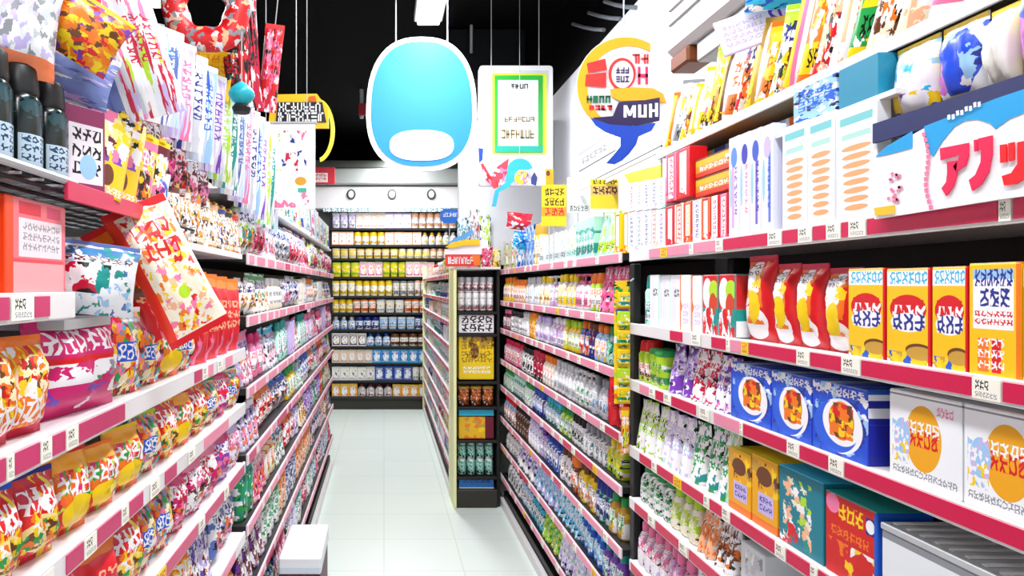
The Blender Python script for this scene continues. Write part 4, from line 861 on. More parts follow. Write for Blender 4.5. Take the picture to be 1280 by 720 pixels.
# the blue and white bag + the coral box on the short shelf
coral = design('coral_gift_box', 'f0707a', [('rect', .0, .12, 0, 1, 'f04818'), ('rect', .2, .92, .4, .8, 'f2dade'), ('txt', .25, .88, .44, .76, 8, 3, 'grey'), ('rect', .2, .55, .84, .97, 'd82038'), ('rect', .65, .9, .84, .97, 'd83a60'), ('rect', .12, .96, 0, .34, 'f2a0a4'), ('rect', .12, .96, .34, .38, 'e04050')])
y_ = (.45*F)/(480-33); z_ = zc(0)
item('box', coral, CAPM('red'), .15, .09, .125, (XL-.06, .86, z_), PI/2-.0, 'coral pink gift box with pale label at the left edge of the photo', None, True, name='gift_box', cat='box')
item('box', coral, CAPM('red'), .15, .09, .125, (XL-.06, .69, z_), PI/2, 'coral pink gift box cut off by the left edge', None, True, name='gift_box', cat='box')
bwb = design('blue_white_laundry_bag', 'eef2f8', [('rect', 0, 1, .8, .92, '3a78b0'), ('busy', 0, 1, 0, 1, 18, 14, ['white', 'sky', 'denim', 'white', 'white', 'teal'], .4), ('ell', .35, .5, .28, .22, 'white'), ('busy', .05, .65, .3, .7, 8, 7, ['crimson', 'teal', 'white', 'black'], .55), ('txt', .1, .9, .72, .8, 6, 1, 'maroon')])
c0 = at(118, 391, 1.02); item('pillow', bwb, CAPM('denim'), .135, .09, .115, (c0.x-.01, c0.y, 1.555), PI/2-1.05, 'plump blue and white bag lying beside the coral box', None, True, (0, .12), 'snack_bag', 'bag', 0)
c0 = at(150, 385, 1.15); MB().box(-.47, -.84, .94, 1.1, 1.535, 1.55).build('support_tray', GREYM, LU)
c0 = at(160, 310, 1.2); item('pillow', design('orange_front_bag', 'e84810', [('busy', 0, 1, 0, 1, 5, 6, ['orange', 'red', 'yellow', 'brown'], .6)]), CAPM('orange'), .09, .06, .12, (c0.x-.02, c0.y+.06, 1.56), PI/2-1, 'orange-red bag behind the top of the drooping bag', None, True, (0, -.3), 'snack_bag', 'bag', 1)
# third shelf
for i, (x0, x1, m_, top, c_, lb) in enumerate(((-60, 8, bagA, 600, 'orange', 'orange bag cut by the left edge, third shelf'), (9, 48, bagD, 612, 'blue', 'red bag with a blue seal near the left edge, third shelf'), (49, 92, bagD, 590, 'navy', 'red bag with a navy seal, third left shelf'), (94, 130, bagF, 563, 'red', 'orange-topped bag with red seal, third left shelf'), (131, 162, bagF, 555, 'orange', 'orange-topped bag with orange seal, third left shelf'),
        (163, 190, bagF, 533, 'yellow', 'orange-topped bag with yellow seal, third left shelf'), (191, 212, bagC, 515, 'lime', 'multicoloured bag with lime seal, third left shelf'), (213, 232, bagD, 500, 'yellow', 'red bag with a yellow seal, third left shelf'), (233, 250, bagF, 490, 'red', 'lime and orange bag towards the far end, third left shelf'), (251, 266, bagD, 482, 'orange', 'red bag with orange seal towards the far end, third left shelf'), (267, 280, bagC, 474, 'green', 'multicoloured bag with green seal, third left shelf'), (281, 292, bagB, 468, 'magenta', 'magenta bag near the far end, third left shelf'), (293, 305, bagC, 462, 'cream', 'multicoloured bag with cream seal at the far end, third left shelf'))):
    y = (sy(x0, XL)+sy(x1, XL))/2; top_ = min(.165, max(.11, HC+(VY-top)*y/F-zc(2)))
    lbag(m_, x0, x1, top, 0, lb, z=zc(2), seed=i % 4, cap=c_, rz=PI/2-.25, grp=G2).scale[2] = min(top_, .14)
# lower shelves
four = [(120, 160, bagE, 'red', 'dark red bag nearest on the fourth left shelf'), (162, 190, bagD, 'red', 'red bag with red seal, fourth left shelf'), (191, 206, bagC, 'silver', 'multicoloured bag with silver seal, fourth left shelf'), (207, 226, bagC, 'gold', 'multicoloured bag with gold seal, fourth left shelf'), (228, 243, pk('bag', 'crimson', 'magenta', 'pink'), 'magenta', 'crimson bag with magenta seal, fourth left shelf'), (244, 262, pk('bag', 'magenta', 'pink', 'white'), 'pink', 'magenta bag with pink seal, fourth left shelf'),
        (263, 278, pk('bag', 'red', 'pink', 'magenta'), 'pink', 'red bag with pink seal, fourth left shelf'), (279, 293, pk('bag', 'purple', 'magenta', 'pink'), 'purple', 'purple bag with pink picture, fourth left shelf'), (294, 305, pk('bag', 'pink', 'lilac', 'white'), 'lilac', 'pink bag with lilac seal, fourth left shelf')]
for i, (x0, x1, m_, c_, lb) in enumerate(four):
    lbag(m_, x0, x1, 600, 0, lb, z=zc(3), seed=i % 4, cap=c_, rz=PI/2-.3, grp=G2).scale[2] = .145
LPAL = [('white', 'blue', 'green'), ('brown', 'maroon', 'white'), ('silver', 'navy', 'red'), ('yellow', 'orange', 'white'), ('maroon', 'gold', 'pink'), ('lilac', 'purple', 'white'), ('cream', 'red', 'brown'), ('teal', 'white', 'green'), ('crimson', 'white', 'pink'), ('denim', 'white', 'pink')]
row(auto_runs(1.25, 2.05, LPAL, ['pillow', 'pouch'], (.09, .12), (.16, .18), (1, 2)), 'fifth shelf of near left bay', zc(4), X=XL, sgn=1, split=True, jit=.3)
row(auto_runs(1.4, 2.05, LPAL, ['pillow', 'pouch'], (.09, .12), (.16, .18), (1, 2)), 'sixth shelf of near left bay', zc(5), X=XL, sgn=1, split=True, jit=.3)
row(auto_runs(1.7, 2.05, LPAL, ['pillow', 'pouch'], (.09, .12), (.16, .18), (1, 2)), 'bottom shelf of near left bay', zc(6), X=XL, sgn=1, split=True, jit=.3)
# far left bay
DP = {0: [('white', 'silver', 'pink'), ('white', 'sky', 'grey'), ('white', 'lime', 'teal'), ('white', 'lilac', 'pink'), ('pink', 'white', 'crimson')],
      1: [('white', 'silver', 'lilac'), ('white', 'orange', 'cream'), ('silver', 'white', 'pink'), ('white', 'green', 'peach'), ('cream', 'white', 'gold')],
      2: [('white', 'magenta', 'pink'), ('magenta', 'pink', 'white'), ('pink', 'magenta', 'lilac'), ('teal', 'mint', 'white'), ('lilac', 'pink', 'white'), ('mint', 'teal', 'white'), ('white', 'cyan', 'pink')],
      3: [('white', 'lime', 'green'), ('yellow', 'green', 'white'), ('white', 'cyan', 'sky'), ('red', 'orange', 'white'), ('lilac', 'white', 'pink'), ('white', 'blue', 'grey'), ('mint', 'grey', 'white')],
      4: [('pink', 'magenta', 'red'), ('white', 'teal', 'green'), ('cream', 'orange', 'yellow'), ('red', 'orange', 'white'), ('white', 'lime', 'orange'), ('green', 'teal', 'white'), ('lilac', 'purple', 'white')],
      5: [('white', 'navy', 'blue'), ('peach', 'orange', 'white'), ('pink', 'red', 'white'), ('white', 'green', 'teal'), ('white', 'purple', 'lilac'), ('cream', 'orange', 'brown'), ('maroon', 'purple', 'white')],
      6: [('white', 'blue', 'navy'), ('pink', 'red', 'magenta'), ('white', 'teal', 'green'), ('blue', 'white', 'sky'), ('white', 'maroon', 'pink'), ('lilac', 'white', 'blue')]}
hD = [.2, .155, .19, .175, .19, .2, .2]
for k in range(7):
    row(auto_runs(2.15, 5.68, DP[k], ['pouch', 'pillow'] if k < 1 else ['pouch', 'pillow', 'bottle', 'box'] if k < 3 else ['pouch', 'pillow', 'bottle', 'can'], (.08, .1), (hD[k]*.85, hD[k]*.98), (2, 4), .06),
        f"{ORD[k]} shelf, far left bay", ZD[k]+.0345, X=XL, sgn=1, split=False, jit=.2)

# ---- upper left: wire shelf and hanging goods
m = MB()
for i in range(9): m.tube([(-.46-i*.045, .3, 1.735), (-.46-i*.045, 1.55, 1.735)], .003, 6)
t = m.build('wire_shelf', BLK, LU); t['label'] = 'black wire shelf'
m = MB()
for i in range(24): m.tube([(-.452, .32+i*.053, 1.742), (-.86, .32+i*.053, 1.742)], .002, 5)
m.build('cross_wire', GREYM, t)
MB().tube([(-.45, .3, 1.75), (-.45, .93, 1.75)], .006, 8).build('front_rod', GREYM, t)
MB().box(-.45, -.444, .9, 1.22, 1.722, 1.75, b=.001).build('red_strip', design('red_white_strip', 'd02850', [('busy', 0, 1, 0, 1, .5, .5, ['red', 'white'], .2)]), t)
zwire = 1.746
bott = design('dark_bottle_label', '10201e', [('rect', .12, .88, .12, .5, 'b8cede'), ('txt', .15, .85, .15, .48, 3, 3, '203a5c'), ('busy', 0, 1, .5, 1, 5, 8, ['10201e', '24444a', 'black'], .5)], .2)
for i, Y in enumerate((.72, .79, .86, .93)):
    item('slim', bott, CAPM('black'), .058, .058, .15, (-.49, Y, zwire), PI/2-.3, f"{['nearest', 'second', 'third', 'farthest'][i]} dark bottle with a pale blue label on the wire shelf", 'dark bottles on the wire shelf', True, name='sauce_bottle')
item('box', design('plum_white_box', '903060', [('rect', .15, .95, .1, .8, 'f0e8f0'), ('txt', .2, .9, .15, .75, 3, 3, 'black'), ('ell', .6, .3, .2, .15, 'sky')]), CAPM('lime'), .075, .05, .13, (-.485, 1.0, zwire), PI/2-.5, 'plum and white carton between dark bottles and yellow bags', None, True)
ym = design('yellow_cartoonless_bag', 'f4c414', [('rect', 0, 1, .55, 1, 'f4ec98'), ('busy', 0, 1, .4, 1, 6, 9, ['pink', 'white', 'yellow', 'maroon', 'purple'], .6), ('ell', .5, .25, .14, .12, 'brown'), ('txt', .1, .9, .03, .12, 6, 1, 'white')])
for i, (Y, X) in enumerate(((1.05, -.47), (1.12, -.475), (1.2, -.48), (1.28, -.485))):
    item('pouch', [ym, ym, pk('bag', 'yellow', 'pink', 'maroon'), pk('bag', 'yellow', 'maroon', 'cream')][i], CAPM('yellow'), .085, .04, .15+.01*(i % 2), (X, Y, zwire), PI/2-.6, f"{['nearest', 'second', 'third', 'farthest'][i]} of the yellow and pink pouches on the red-edged wire shelf", 'yellow pouches on the wire shelf', True, (0, .18), seed=i)
item('pillow', design('blue_ring_sachet', 'e8ecf8', [('ell', .5, .55, .42, .38, '2c6cc0'), ('ell', .5, .52, .34, .3, 'f4f0f4'), ('busy', .2, .8, .25, .8, 8, 8, ['pink', 'white', 'purple', 'grey'], .6), ('busy', 0, .4, 0, .4, 8, 8, ['navy', 'purple', 'white'], .6)]), CAPM('white'), .085, .05, .1, (at(182, 275, 1.3).x, 1.3, HC+(VY-274)*1.3/F), .7, 'blue-ringed white sachet hanging below the wire shelf', None, True, (0, .1))
# hooks & hanging pouches
t = MB().tube([(-.5, 1.1, 2.13), (-.5, 2.6, 2.23)], .008).build('hanging_rail', BLK, LU)
for i in range(16): MB().tube([(-.5, 1.12+i*.095, 2.131+i*.0064), (-.45, 1.12+i*.095, 2.12+i*.0064)], .003, 6).build('hook', GREYM, t)
MB().tube([(-.5, 1.1, 2.13), (-.86, 1.1, 2.2)], .008).build('bracket_arm', BLK, t)
MB().tube([(-.5, 2.6, 2.23), (-.83, 2.6, 2.14), (-.85, 2.6, 2.0)], .008).build('bracket_arm', BLK, t)
HP = [('sky', 'denim', 'white'), ('lilac', 'pink', 'white'), ('silver', 'navy', 'white'), ('sky', 'blue', 'silver'), ('lilac', 'purple', 'white'), ('mint', 'lime', 'white'), ('silver', 'teal', 'white')]
HM = [design('streaked_strip_pack%d' % i, {'sky': 'ccdcf2', 'lilac': 'dcd6f0', 'silver': 'd2d6de', 'mint': 'd4f0e4'}[h[0]], [('busy', 0, 1, 0, 1, 11, 2.6, [h[0], 'white', h[2], 'white', h[1], h[0], 'white'], .7), ('txt', .2, .8, .3, .8, 2, 6, h[1])]) for i, h in enumerate(HP)]
for i in range(15):
    Y = 1.3+i*.088; ztop = 2.12+(Y-1.1)*.067; h = .2+.16*(Y-1.3)
    item('pillow', HM[i % 7], CAPM('white'), .085, .03, h, (-.455-.0*i, Y, ztop-h-.004), PI/2-.75, f"pale {HP[i % 7][0]} strip pack with {HP[i % 7][1]} streaks hanging on the upper left rail, {['near', 'middle', 'far'][i//5]} third", 'white strip packs on the upper left rail', True, (0, .06), 'strip_pack', 'pack', i % 4)
# big white bag, blue sheets, candy bag, at the top left
big = design('white_streaked_bag', 'e6e8f2', [('busy', 0, 1, 0, 1, 26, 7, ['white', 'pink', 'white', 'lime', 'silver', 'crimson', 'white', 'lilac'], .5), ('rect', 0, .34, 0, .6, '7888c4'), ('busy', 0, .34, 0, .6, 24, 4, ['denim', 'sky', 'lilac'], .4), ('txt', .55, .9, .3, .6, 3, 5, 'crimson')])
c0 = at(180, 150, 1.1); item('pillow', big, CAPM('white'), .15, .08, .27, (c0.x, c0.y, c0.z), .25, 'large white streaked bag hanging at the top left', None, True, (0, -.3), 'snack_bag', 'bag', 1)
c0 = at(78, 122, 1.0); item('pillow', design('blue_sheet_pack', '8296d8', [('busy', 0, 1, 0, 1, 5, 24, ['8296d8', 'white', 'lilac', 'denim'], .5), ('rect', 0, 1, .9, 1, 'white')]), CAPM('white'), .13, .05, .085, (c0.x, c0.y, c0.z), .35, 'pale blue crinkled pack over the dark bottles', None, True, (0, .28), 'snack_bag', 'bag', 2)
c0 = at(75, 66, .92); item('pillow', design('orange_candy_bag', 'f09418', [('busy', 0, 1, 0, 1, 16, 16, ['orange', 'yellow', 'purple', 'brown', 'yellow', 'orange', 'red'], .85)]), CAPM('yellow'), .13, .06, .095, (c0.x, c0.y, c0.z), .4, 'orange and purple candy bag at the top left corner', None, True, (0, .5), 'snack_bag', 'bag', 0)
c0 = at(15, 92, .85); item('pillow', design('white_grey_bag', 'ececf2', [('busy', 0, 1, .2, 1, 18, 14, ['white', 'silver', 'lilac', 'grey'], .6), ('rect', 0, 1, .0, .2, 'f08050')]), CAPM('white'), .1, .05, .13, (c0.x, c0.y, c0.z), .6, 'white and grey bag in the top left corner of the photo', None, True, (0, .1), 'snack_bag', 'bag', 3)
c0 = at(108, 62, 1.05); item('pillow', design('candy_stripe_bag', 'f4f0f6', [('busy', 0, 1, 0, 1, 12, 2.5, ['white', 'blue', 'crimson', 'white', 'sky', 'pink'], .7)]), CAPM('pink'), .1, .05, .13, (c0.x, c0.y, c0.z), .35, 'blue and red striped white bag left of the large white bag', None, True, (0, -.25), 'snack_bag', 'bag', 2)
c0 = at(140, 178, 1.1); item('pillow', pk('bag', 'yellow', 'black', 'white'), CAPM('white'), .085, .04, .075, (c0.x, c0.y, c0.z), .4, 'yellow bag with black marks under the pale blue pack', None, True, (0, .2), seed=3)
for i in range(5):
    Y = 1.33+i*.09; item('pillow', pk('bag', 'maroon', ['crimson', 'magenta', 'red', 'white', 'purple'][i], 'pink'), CAPM('maroon'), .09, .05, .13, (-.5, Y, 1.83-.008*i), PI/2-.5, f"maroon bag with {['crimson', 'magenta', 'red', 'white', 'purple'][i]} accents hanging under the white strip packs", 'maroon hanging bags', True, seed=i % 4)
for i in range(8):
    Y = 1.45+i*.085; item('pouch', pk('bag', 'gold', ['brown', 'cream', 'orange', 'white', 'peach', 'navy', 'black', 'red'][i], 'white'), CAPM('brown'), .07, .05, .13, (-.49, Y, 1.7065+(0 if Y > 2.12 else 0)), PI/2-.5, f"golden pouch with {['brown', 'cream', 'orange', 'white', 'peach', 'navy', 'black', 'red'][i]} accents in the row below the maroon bags", 'golden pouches at upper left', True, seed=i % 4)
MB().box(-.46, -.84, 1.36, 2.078, 1.688, 1.705).build('upper_shelf', WH, LU)
# yellow card, red ring garland, cyan ball
yc = at(250, 122, 1.7)
o = link('price_card', mesh_of('price_card', *bevel_box(-.075, .075, -.003, .003, 0, .13, .001), [design('yellow_scrawl_card', 'f4d010', [('txt', .05, .95, .1, .9, 5, 4, 'e0a008')])]), None, yc, (0, .12, .1)); tag(o, 'plain yellow card hanging below the red ring decoration', 'sign')
rc = at(258, 12, 1.6)
ring = design('red_white_garland', 'e01c20', [('busy', 0, 1, 0, 1, 18, 18, ['white', 'peach', 'white', 'red', 'grey'], .5)])
V = []; Fc = []
NN, MM = 28, 10
for i in range(NN):
    a = 2*PI*i/NN; rr_ = .078+.004*math.sin(5*a)
    for j in range(MM):
        b_ = 2*PI*j/MM; q = rr_+.033*math.cos(b_)
        V.append((q*math.cos(a), .02*math.sin(b_), q*math.sin(a)))
for i in range(NN):
    for j in range(MM): Fc.append((i*MM+j, ((i+1) % NN)*MM+j, ((i+1) % NN)*MM+(j+1) % MM, i*MM+(j+1) % MM))
o = link('ring_decoration', mesh_of('ring_decoration', V, Fc, [ring], None, True), None, rc, (0, 0, .1)); tag(o, 'red and white ring decoration hanging from the ceiling at upper left', 'decoration')
link('hanging_cord', mesh_of('hanging_cord', *rings([(.1, .002, .002), (3.6-rc.z, .002, .002)], 6, 2), [GREYM]), o)
for i, (px, y0, y1, Y, c_, lb) in enumerate(((303, -10, 108, 1.74, ('red', 'black', 'teal'), 'dark red and teal streamer beside the red ring'), (318, -10, 135, 1.78, ('crimson', 'black', 'white'), 'crimson and white streamer right of the cyan ball'), (333, 30, 140, 1.82, ('red', 'pink', 'crimson'), 'wide red streamer, rightmost of the hanging ones'), (290, 60, 112, 1.72, ('black', 'red', 'teal'), 'black and red streamer above the cyan ball'))):
    a = at(px, y1, Y); c2 = at(px, y0, Y)
    o = item('pillow', pk('speck', *c_), CAPM(c_[0]), .045 if i != 2 else .055, .04, c2.z-a.z, a, .1, lb, None, True, (0, -.06 if i != 2 else .1), 'hanging_streamer', 'decoration', i)
    link('streamer_cord', mesh_of('streamer_cord', *rings([(.98, .03, .03), ((3.6-a.z)/(c2.z-a.z), .03, .03)], 6, 2), [GREYM]), o)
bc = at(302, 118, 1.6)
m = MB(); V, Fc = rings([(-.034+.068*k/8, .001+.032*math.sin(PI*k/8), .001+.032*math.sin(PI*k/8)) for k in range(9)], 14, 2)
o = link('hanging_ball', mesh_of('hanging_ball', V, Fc, [plain('cyan_ball', '20b4c4', .35)], None, True), None, bc); tag(o, 'cyan ball decoration with a black foot hanging beside the streamers', 'decoration')
link('ball_foot', mesh_of('ball_foot', *rings([(-.046, .02, .02), (-.034, .024, .024), (-.026, .018, .018)], 12, 2), [BLK]), o)
link('ball_cord', mesh_of('ball_cord', *rings([(.033, .0015, .0015), (3.6-bc.z, .0015, .0015)], 6, 2), [GREYM]), o)

# yellow framed sign + white poster, left
def board(name, pts, Y, th, mat, par=None, dy=0):
    P = [at(x, y, Y) for x, y in pts]; P = [Vector((p.x, Y+dy, p.z)) for p in P]
    return MB().prism(P, (0, th, 0)).build(name, mat, par)
def arc_pts(cx, cy, rx, ry, a0, a1, n=16): return [(cx+rx*math.cos(math.radians(a0+(a1-a0)*i/n)), cy+ry*math.sin(math.radians(a0+(a1-a0)*i/n))) for i in range(n+1)]
def glyph_row(name, x0, x1, y0, y1, n, Y, mat, par, dy, seed, bold=.24):
    """a row of unreadable blocky strokes standing in for lettering too small to read in the photograph"""
    r = random.Random(seed); m = MB(); cw = (x1-x0)/n
    for i in range(n):
        a = x0+i*cw; w = cw*.82; h = y1-y0; s_ = w*bold; v = h*bold*.8
        for (u0, u1, v0, v1) in r.sample([(0, s_, 0, h), (w-s_, w, 0, h), (0, w, 0, v), (0, w, h-v, h), (0, w, h/2-v/2, h/2+v/2), (w/2-s_/2, w/2+s_/2, 0, h)], 3):
            P = [at(a+u, y0+v_, Y) for u, v_ in ((u0, v0), (u1, v0), (u1, v1), (u0, v1))]
            m.prism([Vector((p.x, Y+dy, p.z)) for p in P], (0, .002, 0))
    m.build(name, mat, par)
YEL = plain('sign_yellow', 'f2c414', .4); DKB = plain('sign_dark', '1c1420', .4)
YS = 2.6
t = empty('hanging_sign', at(380, 135, YS)); tag(t, 'yellow and dark sign with white lettering at the left, above the white poster', 'sign')
board('sign_board', [(335, 160), (338, 130), (346, 118), (396, 117), (401, 124), (410, 134), (411, 160)], YS, .012, YEL, t)
board('dark_panel', [(347, 128), (403, 128), (408, 153), (345, 153)], YS, .003, DKB, t, -.004)
glyph_row('white_lettering', 349, 402, 129, 140, 7, YS, BN, t, -.007, 1); glyph_row('white_lettering', 348, 406, 141, 152, 7, YS, BN, t, -.007, 2)
board('yellow_hoop', arc_pts(396, 162, 22, 40, -80, 80)+arc_pts(396, 162, 17, 35, 80, -80), YS, .01, plain('pale_yellow', 'ece23c', .4), t, .014)
board('orange_patch', [(386, 121), (394, 120), (396, 127), (385, 127)], YS, .002, plain('sign_orange', 'e86018', .4), t, -.003)
MB().tube([at(370, 117, YS)+Vector((0, .006, 0)), (at(370, 0, YS).x, YS+.006, 3.6)], .002, 6).build('hanging_cord', GREYM, t)
poster = design('white_poster', 'fbfbfd', [('busy', .1, .85, .45, .92, 18, 16, ['white', 'crimson', 'navy', 'white', 'pink', 'lime', 'white'], .55), ('ell', .5, .72, .3, .06, 'white'), ('ell', .75, .33, .1, .05, 'e0a020'), ('rect', .7, .85, .2, .25, '40b8a0'), ('busy', .1, .9, .02, .2, 10, 14, ['white', 'silver', 'pink'], .5)], .5)
a = at(322, 262, 2.5); c_ = at(394, 155, 2.5)
o = link('poster_board', mesh_of('poster_board', *bevel_box(-(c_.x-a.x)/2, (c_.x-a.x)/2, -.005, .005, 0, c_.z-a.z, .002), [poster]), None, ((a.x+c_.x)/2, 2.5, a.z)); tag(o, 'white poster board with scattered colour marks below the yellow sign', 'poster')
link('poster_edge', mesh_of('poster_edge', *bevel_box(-.12, .12, -.008, .008, c_.z-a.z, c_.z-a.z+.008, .002), [GREYM]), o)
for i in range(2): link('poster_cord', mesh_of('poster_cord', *rings([(c_.z-a.z, .0015, .0015), (3.6-a.z, .0015, .0015)], 6, 2), [GREYM]), o, (-.08+.16*i, 0, 0))
# tall white rolled packs right of the poster (above the far left bay)
TW = ['silver', 'sky', 'grey', 'pink', 'lilac', 'mint', 'peach', 'teal', 'cyan', 'crimson', 'lime', 'blue']
for i in range(24):
    Y = 2.2+i*.146; c_ = TW[i % 12]
    item('pouch', pk('soft' if i % 2 else 'stripe', 'white', c_, ['grey', 'white', 'pink'][i % 3]), CAPM('white'), .14, .05, .22 if i < 18 else .2, (-.52, Y, 1.93), PI/2-.5, f"tall white pack with {c_} print on top of the far left bay, {'near' if i < 12 else 'far'} half", 'tall white packs on top of the far left bay', False)
MB().box(-.47, -.838, 2.14, 5.69, 1.912, 1.929, b=.003).build('top_board', WH, LF)

# ================================================================ hanging signs in the middle
YB = 3.6
t = empty('hanging_sign', at(531, 130, YB)); tag(t, 'large rounded blue sign board with a white border hanging over the aisle', 'sign', None)
def sup(cx, cy, rx, ry, n=48, p=2.5, sk=0):
    out = []
    for i in range(n):
        a_ = 2*PI*i/n; c1, s1 = math.cos(a_), math.sin(a_); x = rx*math.copysign(abs(c1)**(2/p), c1); y = ry*math.copysign(abs(s1)**(2/p), s1)
        out.append((cx+x*(1+sk*y/ry), cy+y))
    return out
board('white_border', sup(527, 130, 69, 84, sk=.06), YB, .02, BN, t)
board('blue_face', sup(527, 130, 63, 78, sk=.06), YB, .004, plain('sign_blue', '0c7ee0', .6), t, -.0045)
board('white_panel', sup(527, 182, 40, 19), YB, .003, BN, t, -.008)
for px in (495, 560): MB().tube([at(px, 60, YB)+Vector((0, .03, 0)), (at(px, 0, YB).x, YB+.03, 3.6)], .004, 6).build('hanging_wire', GREYM, t)
# framed menu-like sign
YM = 4.3
t = empty('menu_sign', at(650, 140, YM)); tag(t, 'white lit board with a green and yellow framed notice, above the aisle end', 'sign')
def rr2(x0, x1, y0, y1, r=4, n=4):
    return arc_pts(x1-r, y0+r, r, r, -90, 0, n)+arc_pts(x1-r, y1-r, r, r, 0, 90, n)+arc_pts(x0+r, y1-r, r, r, 90, 180, n)+arc_pts(x0+r, y0+r, r, r, 180, 270, n)
board('white_case', rr2(599, 691, 82, 232), YM, .06, BN, t)
board('grey_inset', rr2(606, 686, 88, 226, 2), YM, .002, plain('inset_grey', 'dcdce8', .4), t, -.0025)
board('yellow_frame', rr2(615, 683, 92, 193, 2), YM, .004, plain('frame_lime', 'dcf040', .4), t, -.008)
board('green_frame', rr2(618, 678, 95, 191, 1), YM, .004, plain('frame_green', '30b040', .4), t, -.0125)
board('teal_foot', [(618, 183), (678, 183), (678, 191), (618, 191)], YM, .003, plain('frame_teal', '18a890', .4), t, -.016)
board('notice_face', [(622, 101), (672, 101), (672, 183), (622, 183)], YM, .003, plain('notice_pale', 'd8f4f4', .4), t, -.0165)
board('white_slip', [(628, 103), (672, 103), (672, 120), (628, 120)], YM, .002, BN, t, -.019)
BRW = plain('brown_print', '907030', .5)
glyph_row('heading_print', 638, 660, 106, 112, 4, YM, DKB, t, -.022, 5); glyph_row('brown_print', 630, 668, 147, 153, 7, YM, BRW, t, -.02, 6); glyph_row('brown_print', 626, 668, 163, 174, 7, YM, BRW, t, -.02, 7)
for px in (615, 675): MB().tube([at(px, 84, YM)+Vector((0, .03, 0)), (at(px, 0, YM).x, YM+.03, 3.6)], .004, 6).build('hanging_wire', GREYM, t)
# round yellow-ringed sign
YR = 2.7
t = empty('hanging_sign', at(782, 120, YR)); tag(t, 'round yellow-ringed sign with red squares and a blue foot, in front of the white wall', 'sign')
board('white_disc', arc_pts(782, 105, 60, 60, 0, 360, 40)[:-1], YR, .012, BN, t)
ORG = plain('sign_amber', 'f8b010', .4)
board('yellow_ring', arc_pts(782, 107, 61, 60, 130, 300, 24)+arc_pts(786, 109, 52, 51, 300, 130, 24), YR, .004, ORG, t, -.0045)
RD = plain('sign_red', 'e8302c', .4)
board('red_square', [(733, 80), (756, 74), (758, 88), (735, 92)], YR, .003, RD, t, -.008); board('red_square', [(732, 94), (757, 91), (757, 110), (731, 108)], YR, .003, RD, t, -.008)
board('pink_disc', arc_pts(777, 93, 17, 20, 0, 360, 24)[:-1], YR, .003, RD, t, -.008); board('disc_centre', arc_pts(777, 94, 13.5, 17, 0, 360, 24)[:-1], YR, .002, BN, t, -.0105)
glyph_row('dark_marks', 769, 786, 85, 93, 3, YR, plain('grey_violet', '605078', .5), t, -.013, 11, .3); glyph_row('dark_marks', 769, 786, 96, 104, 3, YR, plain('grey_violet', '605078', .5), t, -.013, 12, .3)
glyph_row('red_marks', 790, 812, 68, 80, 2, YR, RD, t, -.006, 13); glyph_row('red_marks', 797, 812, 84, 106, 1, YR, plain('magenta_ink', 'e0205c', .5), t, -.006, 14)
glyph_row('green_marks', 733, 764, 120, 129, 4, YR, plain('green_ink', '287850', .5), t, -.006, 15, .35); glyph_row('red_marks', 736, 766, 132, 138, 4, YR, RD, t, -.006, 16, .4)
board('amber_swoosh', [(762, 112), (790, 110), (815, 111), (828, 118), (832, 130), (820, 127), (800, 126), (775, 127), (764, 122)], YR, .004, ORG, t, -.009)
board('dark_band', [(772, 129), (800, 127), (823, 123), (823, 152), (795, 158), (765, 158), (745, 153), (740, 148), (765, 146)], YR, .004, plain('navy_band', '2c1c50', .4), t, -.013)
for P in (([(778, 148), (778, 133), (782, 133), (785.5, 141), (789, 133), (793, 133), (793, 148), (789.5, 148), (789.5, 140), (787, 146), (784, 146), (781.5, 140), (781.5, 148)]),
          ([(796, 132), (799.5, 132), (799.5, 145), (803, 145), (803, 132), (806.5, 132), (806.5, 148), (796, 148)]),
          ([(809.5, 131), (813, 131), (813, 138), (817, 138), (817, 130), (820.5, 130), (820.5, 147), (817, 147), (817, 141), (813, 141), (813, 148), (809.5, 148)])):
    board('white_letter', P, YR, .003, BN, t, -.0165)
BLF = plain('sign_royal', '1848c0', .4)
board('blue_foot', arc_pts(778, 150, 41, 17, 178, 12, 14)+[(817, 168), (811, 180), (806, 192), (790, 205), (768, 213), (755, 208), (765, 198), (772, 186), (774, 168), (745, 160)][0:7], YR, .006, BLF, t, .0135) if False else board('blue_foot', [(737, 149), (760, 157), (790, 159), (818, 155), (812, 165), (796, 172), (793, 182), (784, 194), (770, 207), (756, 205), (765, 195), (774, 184), (774, 173), (755, 166), (743, 158)], YR, .006, BLF, t, -.0195)
MB().tube([at(782, 46, YR)+Vector((0, .02, 0)), (at(782, 0, YR).x, YR+.02, 3.6)], .003, 6).build('hanging_wire', GREYM, t)
# pale notice under it, on the wall line
ya, yb = sy(723, 1.262), sy(768, 1.262); za = HC+(VY-202)*(ya+yb)/2/F
o = link('wall_notice', mesh_of('wall_notice', *bevel_box(-(ya-yb)/2, (ya-yb)/2, -.002, .002, 0, .17, .0008), [design('pale_notice', 'ececea', [('rect', 0, 1, .6, .63, 'grey'), ('txt', .1, .8, .15, .4, 6, 1, 'grey')], .6)]), None, (1.265, (ya+yb)/2, za), (0, 0, -PI/2)); tag(o, 'pale notice with grey print stuck on the white wall beside the blue sign foot', 'sign')
